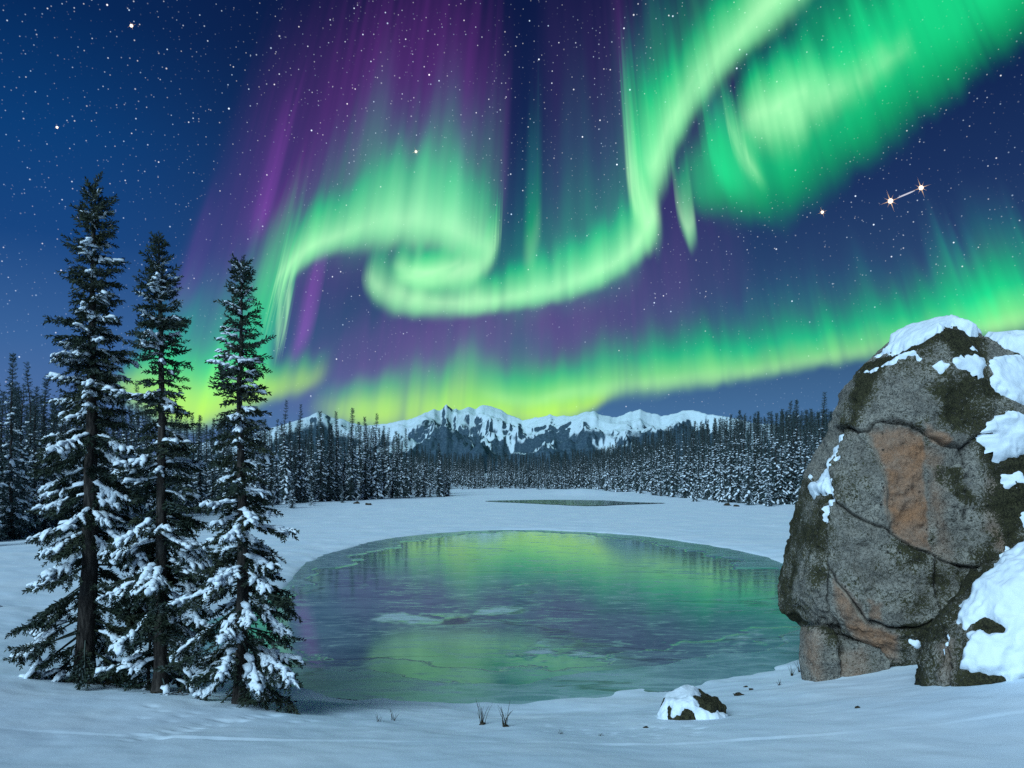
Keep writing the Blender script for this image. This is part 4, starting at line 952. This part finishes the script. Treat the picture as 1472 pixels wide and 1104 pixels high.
# ------------------------------------------------------------------ the forest round the lake
ENVF = [(0, .75), (.06, .95), (.15, 1.0), (.3, .86), (.45, .66), (.6, .46), (.75, .28), (.87, .15), (.95, .07), (1, .02)]
kinds = []
for k in range(7):
    sn_p = [(.26, .34, .28, .10, .0), (.45, .55, .45, .16, .02), (.15, .20, .18, .05, .0)][k % 3]
    tr_, cw_, sb_ = spruce(16, (1.3, 1.5, 1.1, 1.7, 1.35, 1.0, 1.45)[k], ENVF, 100+k, False, sn_p, .17, gap=(.50, .55, .46)[k % 3], clear=.03)
    ms = []
    for nm_, bag, mt in (('trunk', tr_, bark_m), ('crown', cw_, wood_needles), ('snow_clumps', sb_, pad_m)):
        ob = bag.build(nm_, [mt], None, smooth=(nm_ != 'crown')); ms.append((nm_, ob.data)); bpy.data.objects.remove(ob)
    kinds.append(ms)
rf = random.Random(4)
def forest_tree(x, ytop, Y, label, group, k=None, fat=1.):
    p = base_at(x, 0, Y)
    H = (EYE-(ytop-HY)/F*Y)-p[2]
    if H < 1: return
    r = empty('spruce_tree', p, rf.uniform(0, 6.28)); tag(r, label, 'tree', group)
    s = H/16; w = s**.75*fat*rf.uniform(.85, 1.15)
    r.scale = (w, w, s)
    for nm_, me in kinds[k if k is not None else rf.randrange(len(kinds))]:
        o = bpy.data.objects.new(nm_, me); COL.objects.link(o); o.parent = r
LB = [(-60, 792), (0, 778), (60, 766), (150, 755), (250, 742), (350, 729), (400, 725), (440, 722), (520, 718), (600, 715), (650, 713)]
LT = [(-60, 520), (15, 540), (60, 556), (110, 562), (180, 566), (260, 588), (340, 590), (410, 590), (450, 604), (500, 604), (545, 606), (580, 622), (605, 634), (650, 652)]
RB = [(855, 706), (920, 709), (960, 713), (1000, 717), (1050, 722), (1100, 725), (1150, 727), (1230, 731)]
RT = [(855, 648), (900, 632), (940, 622), (975, 610), (1010, 606), (1045, 600), (1080, 596), (1130, 590), (1180, 590), (1230, 585)]
def ip(t, x): return float(np.interp(x, [a for a, _ in t], [b for _, b in t]))
def dist(t, x): return 4.75*F/(ip(t, x)-HY)
GL, GR = 'spruces of the forest on the left shore', 'spruces of the forest on the right shore'
# trees that stand out by their spires
for x, yt, dy, lab in ((17, 505, 0, 'tallest slender spruce at the far left edge, left of the three tall spruces'), (42, 519, 4, 'second spire-topped spruce from the left edge of the forest'), (62, 542, 8, 'narrow forest spruce just left of the tallest near spruce'),
                       (196, 545, 10, 'dark forest spruce whose tip shows between the two left tall spruces'), (410, 574, 4, 'forest spruce just right of the tall spruce nearest the pond'), (431, 580, 2, 'snowy spruce before the left mountain shoulder, its spire among the first past the tall trees'),
                       (462, 590, 2, 'dense snowy spruce on the left shore below the leftmost white peak'), (484, 589, 2, 'slim spruce on the left shore with a spire against the pale mountain'), (505, 585, 1, 'tallest spruce of the left shore grove, just left of the orange-tinted spire'), (526, 598, 1, 'spruce between the two tall spires of the left shore grove'),
                       (542, 593, 1, 'spired spruce of the left shore grove standing against the green glow'), (584, 614, 0, 'broad snowy spruce near the right end of the left shore grove'), (632, 636, 0, 'last pointed spruce at the right end of the left shore grove')):
    forest_tree(x, yt, dist(LB, x)+dy, lab, GL, fat=1.0)
for x, yt, dy, lab in ((1184, 562, 8, 'tallest dark spruce of the right forest, close to the huge boulder'), (1134, 574, 8, 'tall dark spruce in the right forest, second in height to the one by the boulder'), (1146, 573, 12, 'thin spire right behind the tall dark spruce of the right forest'), (1063, 588, 10, 'spruce at the end of the mountain skyline on the right'),
                       (1076, 622, -4, 'thickly snow-plastered spruce at the front edge of the right forest'), (1106, 640, -4, 'short bushy snow-plastered spruce at the front edge of the right forest'), (1036, 640, -3, 'snow-plastered spruce with a bare dark foot in the right forest'), (1165, 628, -3, 'pale snowy spruce in front of the tallest spruce beside the boulder')):
    forest_tree(x, yt, dist(RB, x)+dy, lab, GR)
n = 0
x = -58.
while x < 645:                                     # front rows on the left
    for row in range(2):
        xx = x+rf.uniform(-5, 5); Y = dist(LB, xx)*(1+row*.10+rf.uniform(0, .05))
        yt = ip(LT, xx)+abs(rf.gauss(0, 1))*(18 if xx < 420 else 12)*(1.3 if row == 0 else .8)
        if xx > 60 and xx < 400 and row == 0: yt += 6
        forest_tree(xx, yt, Y, 'snow-plastered spruce in the dense forest of the left shore' if xx > 395 else 'snowy forest spruce among the trees behind the three tall spruces', GL if xx > 395 else 'spruces of the forest behind the three tall spruces'); n += 1
    x += 15 if x < 400 else 9
x = 858.
while x < 1228:
    for row in range(3):
        xx = x+rf.uniform(-5, 5); Y = dist(RB, xx)*(1+row*.09+rf.uniform(0, .05))
        yt = ip(RT, xx)+abs(rf.gauss(0, 1))*16*(1.5, 1., .6)[row]-(0, 2, 6)[row]
        forest_tree(xx, yt, Y, 'snow-plastered spruce in the dense forest of the right shore', GR); n += 1
    x += 9.5
print('forest trees', n)
# the far woods across the lake and the depth of the forest behind its edge: past counting
bag_t, bag_c, bag_s = [], [], []
low = [spruce(16, r_, ENVF, 200+k, False, (.2, .24, .2, .06, .0), .17, gap=.75, clear=.03, pads=1.0) for k, r_ in enumerate((1.25, 1.5, 1.1, 1.6))]
spots = []
def spot(x, ytop, Y):
    p = base_at(x, 0, Y); H = (EYE-(ytop-HY)/F*Y)-p[2]
    if H > 2.5: spots.append((*p, H))
for k in range(820):
    x = rf.uniform(560, 960); Y = rf.uniform(222, 320)
    spot(x, (653 if x < 780 else 653-(x-780)*.10)+abs(rf.gauss(0, 1))*9+(4 if Y < 240 else -4), Y)
for k in range(330):
    x = rf.uniform(-250, 640); Y = dist(LB, x)*rf.uniform(1.22, 1.75)
    spot(x, ip(LT, x)+abs(rf.gauss(0, 1))*20+(4 if x < 300 else 10), Y)
for k in range(420):
    x = rf.uniform(880, 1420); Y = dist(RB, x)*rf.uniform(1.28, 1.85)
    spot(x, ip(RT, x)+abs(rf.gauss(0, 1))*14-4, Y)
spots = np.array(spots); wh = np.arange(len(spots)) % 4
big = [Bag(), Bag(), Bag()]
for k in range(4):
    i = np.nonzero(wh == k)[0]; a = np.array([rf.uniform(0, 6.28) for _ in i]); z0 = np.zeros(len(i))
    R = np.stack([np.stack([np.cos(a), -np.sin(a), z0], 1), np.stack([np.sin(a), np.cos(a), z0], 1), np.stack([z0, z0, z0+1], 1)], 1)
    s = spots[i, 3]/16; w = s**.75*np.array([rf.uniform(.8, 1.1) for _ in i])
    for b_, bag in zip(big, low[k]):
        V = np.concatenate(bag.V)
        for Fl in bag.F.values():
            used = np.concatenate(Fl); uu = np.unique(used); rm = np.zeros(len(V), int); rm[uu] = np.arange(len(uu))
            v, f = replicate(V[uu], rm[used], R, np.stack([w, w, s], 1), spots[i, :3]); b_.add(v, f)
nf = [sum(len(q) for fl in b_.F.values() for q in fl) for b_ in big]
V, Fm, mi, off = [], [], [], 0
allb = Bag(); 
for j, b_ in enumerate(big):
    for fw, fl in b_.F.items():
        ff = np.concatenate(fl)
        if fw == 4: ff = np.concatenate([ff[:, [0, 1, 2]], ff[:, [0, 2, 3]]])
        Fm.append(ff+off); mi.append(np.full(len(ff), j))
    vv = np.concatenate(b_.V); V.append(vv); off += len(vv)
forest = mesh('forest', np.concatenate(V), np.concatenate(Fm), [bark_m, wood_needles, pad_m], smooth=False, midx=np.concatenate(mi))
tag(forest, 'dark snowy spruce woods massed across the far side of the lake', 'forest', kind='stuff')
print('forest faces', len(forest.data.polygons), len(spots))

# ------------------------------------------------------------------ small things on the snow
dry_m, t, o = mat('dry_stems')
principled(t, o, (.045, .036, .024), .9, spec=.05)
def tuft(x, y, label, n, h, seed, cat='grass', name='grass_tuft', clump=True):
    p = ground_at(x, y); r = np.random.default_rng(seed); B = Bag()
    for k in range(n):
        a = r.uniform(0, 6.28); l = h*r.uniform(.5, 1.1); e = r.uniform(.1, .55); s = np.linspace(0, 1, 5)
        q = np.stack([r.normal(0, .02)+math.cos(a)*e*l*s**1.6, r.normal(0, .02)+math.sin(a)*e*l*s**1.6, l*(s-.25*e*s**3)-.03], 1)
        v, f = tube(q, np.linspace(.006, .002, 5), 4); B.add(v, f)
    if clump:
        v, f = lump(ICO1, seed, .6, 2.); B.add(v*np.array((.045, .03, .03))*h/.4, f)
    o = B.build(name, [dry_m]); o.location = p
    return tag(o, label, cat)
tuft(693, 1042, 'dark grass tuft on the near bank, left of the pair below the pond', 11, .42, 1)
tuft(727, 1045, 'dark grass tuft with one long stalk, right of the pair below the pond', 10, .42, 2)
tuft(544, 1038, 'two short grass stalks poking from the bank below the pond', 4, .2, 3, clump=False)
tuft(566, 1036, 'slanting grass blades on the bank below the left half of the pond', 5, .24, 4, clump=False)
tuft(1120, 985, 'grass clump at the pond edge left of the boulder, lowest of the group', 7, .20, 5)
tuft(1138, 972, 'grass clump at the pond edge near the foot of the boulder', 9, .26, 6, clump=False)
tuft(1150, 966, 'tall thin grass clump touching the left foot of the boulder', 9, .30, 7, clump=False)
tuft(806, 1055, 'few dry stems and crumbs left of the small buried rock', 5, .10, 8)
tuft(862, 1058, 'dry stems on the bare snow between pond and small rock', 4, .09, 9, clump=False)
def brush(x, y, label, n, l, seed, rise=.5):
    p = ground_at(x, y); r = np.random.default_rng(seed); B = Bag()
    for k in range(n):
        a = r.uniform(-.6, .9)+(3.14 if r.random() < .35 else 0); ll = l*r.uniform(.5, 1.1); s = np.linspace(0, 1, 7)
        q = np.stack([math.cos(a)*ll*s, math.sin(a)*ll*s*.6, rise*ll*(s-.8*s*s)*r.uniform(.3, 1.3)+.01], 1)+np.r_[r.normal(0, .05, 2), -.03]
        v, f = tube(q, np.linspace(.014, .003, 7), 5); B.add(v, f)
        for j in range(7):
            t0 = r.uniform(.25, 1); b0 = np.array([np.interp(t0, s, q[:, c]) for c in range(3)])
            d = np.array((math.cos(a)+r.normal(0, .7), math.sin(a)+r.normal(0, .7), r.normal(.1, .4))); d /= np.linalg.norm(d); w = r.uniform(.06, .16)
            v, f = tube(b0+d*np.linspace(0, w, 4)[:, None], np.linspace(.006, .002, 4), 4); B.add(v, f)
            v, f = lump(ICO0, seed+j, .3); B.add(v*np.array((.03, .012, .012))+b0+d*w, f)
    o = B.build('fallen_branch', [dry_m]); o.location = p
    return tag(o, label, 'branch', 'fallen branches under the tall spruces')
brush(362, 1010, 'tangle of dead twigs at the foot of the tall spruce nearest the pond', 8, .75, 3)
brush(90, 980, 'dead branch lying left of the thick trunk of the tallest spruce', 6, .55, 5, .3)
brush(150, 984, 'dead twigs just right of the tallest spruce trunk', 6, .5, 9)
brush(245, 998, 'short dead twigs at the foot of the slender middle spruce', 5, .4, 12)
for x, y, s, lab in ((448, 727, 1.7, 'low snowy bush on the left shore nearest the pond'), (420, 731, 2.2, 'snow-covered bush just right of the tall spruce crowns'), (492, 723, 1.5, 'small dark sapling at the foot of the left shore grove'), (998, 721, 2.0, 'little dark sapling standing alone before the right forest'), (1105, 728, 1.6, 'small snowy sapling before the right forest near the boulder')):
    g = ground_at(x, y); r = empty('sapling', g, x); tag(r, lab, 'sapling', 'saplings at the forest edge'); r.scale = (.26*s, .26*s, .13*s)
    for nm_, me in kinds[int(x) % 7]:
        o = bpy.data.objects.new(nm_, me); COL.objects.link(o); o.parent = r
for x, y, s, lab in ((1062, 1000, .09, 'dark pebble in the snow between the small rock and the boulder'), (1080, 992, .05, 'tiny dark pebble halfway to the boulder from the small rock'), (1072, 988, .05, 'tiny pebble beside the pond rim near the boulder'), (1233, 1018, .04, 'single dark speck of stone on the snow below the boulder'), (928, 1046, .04, 'tiny dark pebble just left of the small buried rock'),
                     (530, 726, .5, 'dark lump in the snow before the left shore grove'), (513, 724, .45, 'dark stone peeping out of the snow below the left grove'), (1046, 727, .5, 'dark stone at the edge of the right forest'), (1058, 728, .45, 'second dark stone at the edge of the right forest, nearer the boulder'), (1094, 725, .4, 'small stone at the foot of the right forest near the boulder')):
    v, f = lump(ICO2, int(x), .6, 1.4); o = mesh('stone', v*np.array((s, s*.8, s*.6)), f, [dry_m]); o.location = ground_at(x, y); tag(o, lab, 'stone')

# ------------------------------------------------------------------ the brightest stars
def glow_mat(name, c, s):
    m, t, o = mat(name); e = N(t, 'ShaderNodeEmission'); e.inputs['Color'].default_value = (*c, 1); e.inputs['Strength'].default_value = s
    t.links.new(e.outputs[0], o.inputs['Surface']); m.cycles.emission_sampling = 'NONE'; return m
core_m, ray_m = glow_mat('star_core', (1, .86, .72), 2.2), glow_mat('star_ray', (1, .66, .42), .75)
SD = 42000.
def star(x, y, r, ray, label, n=4):
    p = at(x, y, SD); u = SD/F; st = empty('bright_star', p); tag(st, label, 'star', 'bright stars')
    mesh('core', ICO2[0]*r*u, ICO2[1], [core_m], st)
    for k in range(n*2):
        a = k*math.pi/n+.35; L = ray*u*(1 if k % 2 == 0 else .62)
        P = np.stack([np.linspace(0, L, 6)*math.cos(a), np.zeros(6), np.linspace(0, L, 6)*math.sin(a)], 1)
        v, f = tube(P, np.linspace(r*.42*u, .02*u, 6)*np.array((1, .7, .45, .28, .15, .06)), 6)
        mesh('ray', v, f, [ray_m], st)
star(1280, 289, 3.4, 18, 'brilliant spiked star at the lower left end of the thin light streak')
star(1324, 270, 3.1, 17, 'brilliant spiked star at the upper right end of the thin light streak')
star(1182, 305, 2.0, 9, 'warm bright star alone between the aurora band and the star pair')
star(598, 218, 1.9, 8, 'warm bright star in the green haze above the aurora spiral')
star(189, 37, 2.1, 7, 'bright orange-white star near the top of the dark left sky')
star(82, 183, 1.6, 4, 'small reddish star high above the tallest spruce at left')
a_, b_ = at(1290, 284.5, SD), at(1315, 274, SD)
v, f = tube(a_+(b_-a_)*np.linspace(0, 1, 8)[:, None], np.full(8, 1.0*SD/F)*np.array((.3, .8, 1, 1, 1, 1, .8, .3)), 8)
tag(mesh('light_streak', v, f, [glow_mat('streak_light', (.85, .86, 1), .75)]), 'thin white streak of light joining the two brilliant stars', 'light streak')
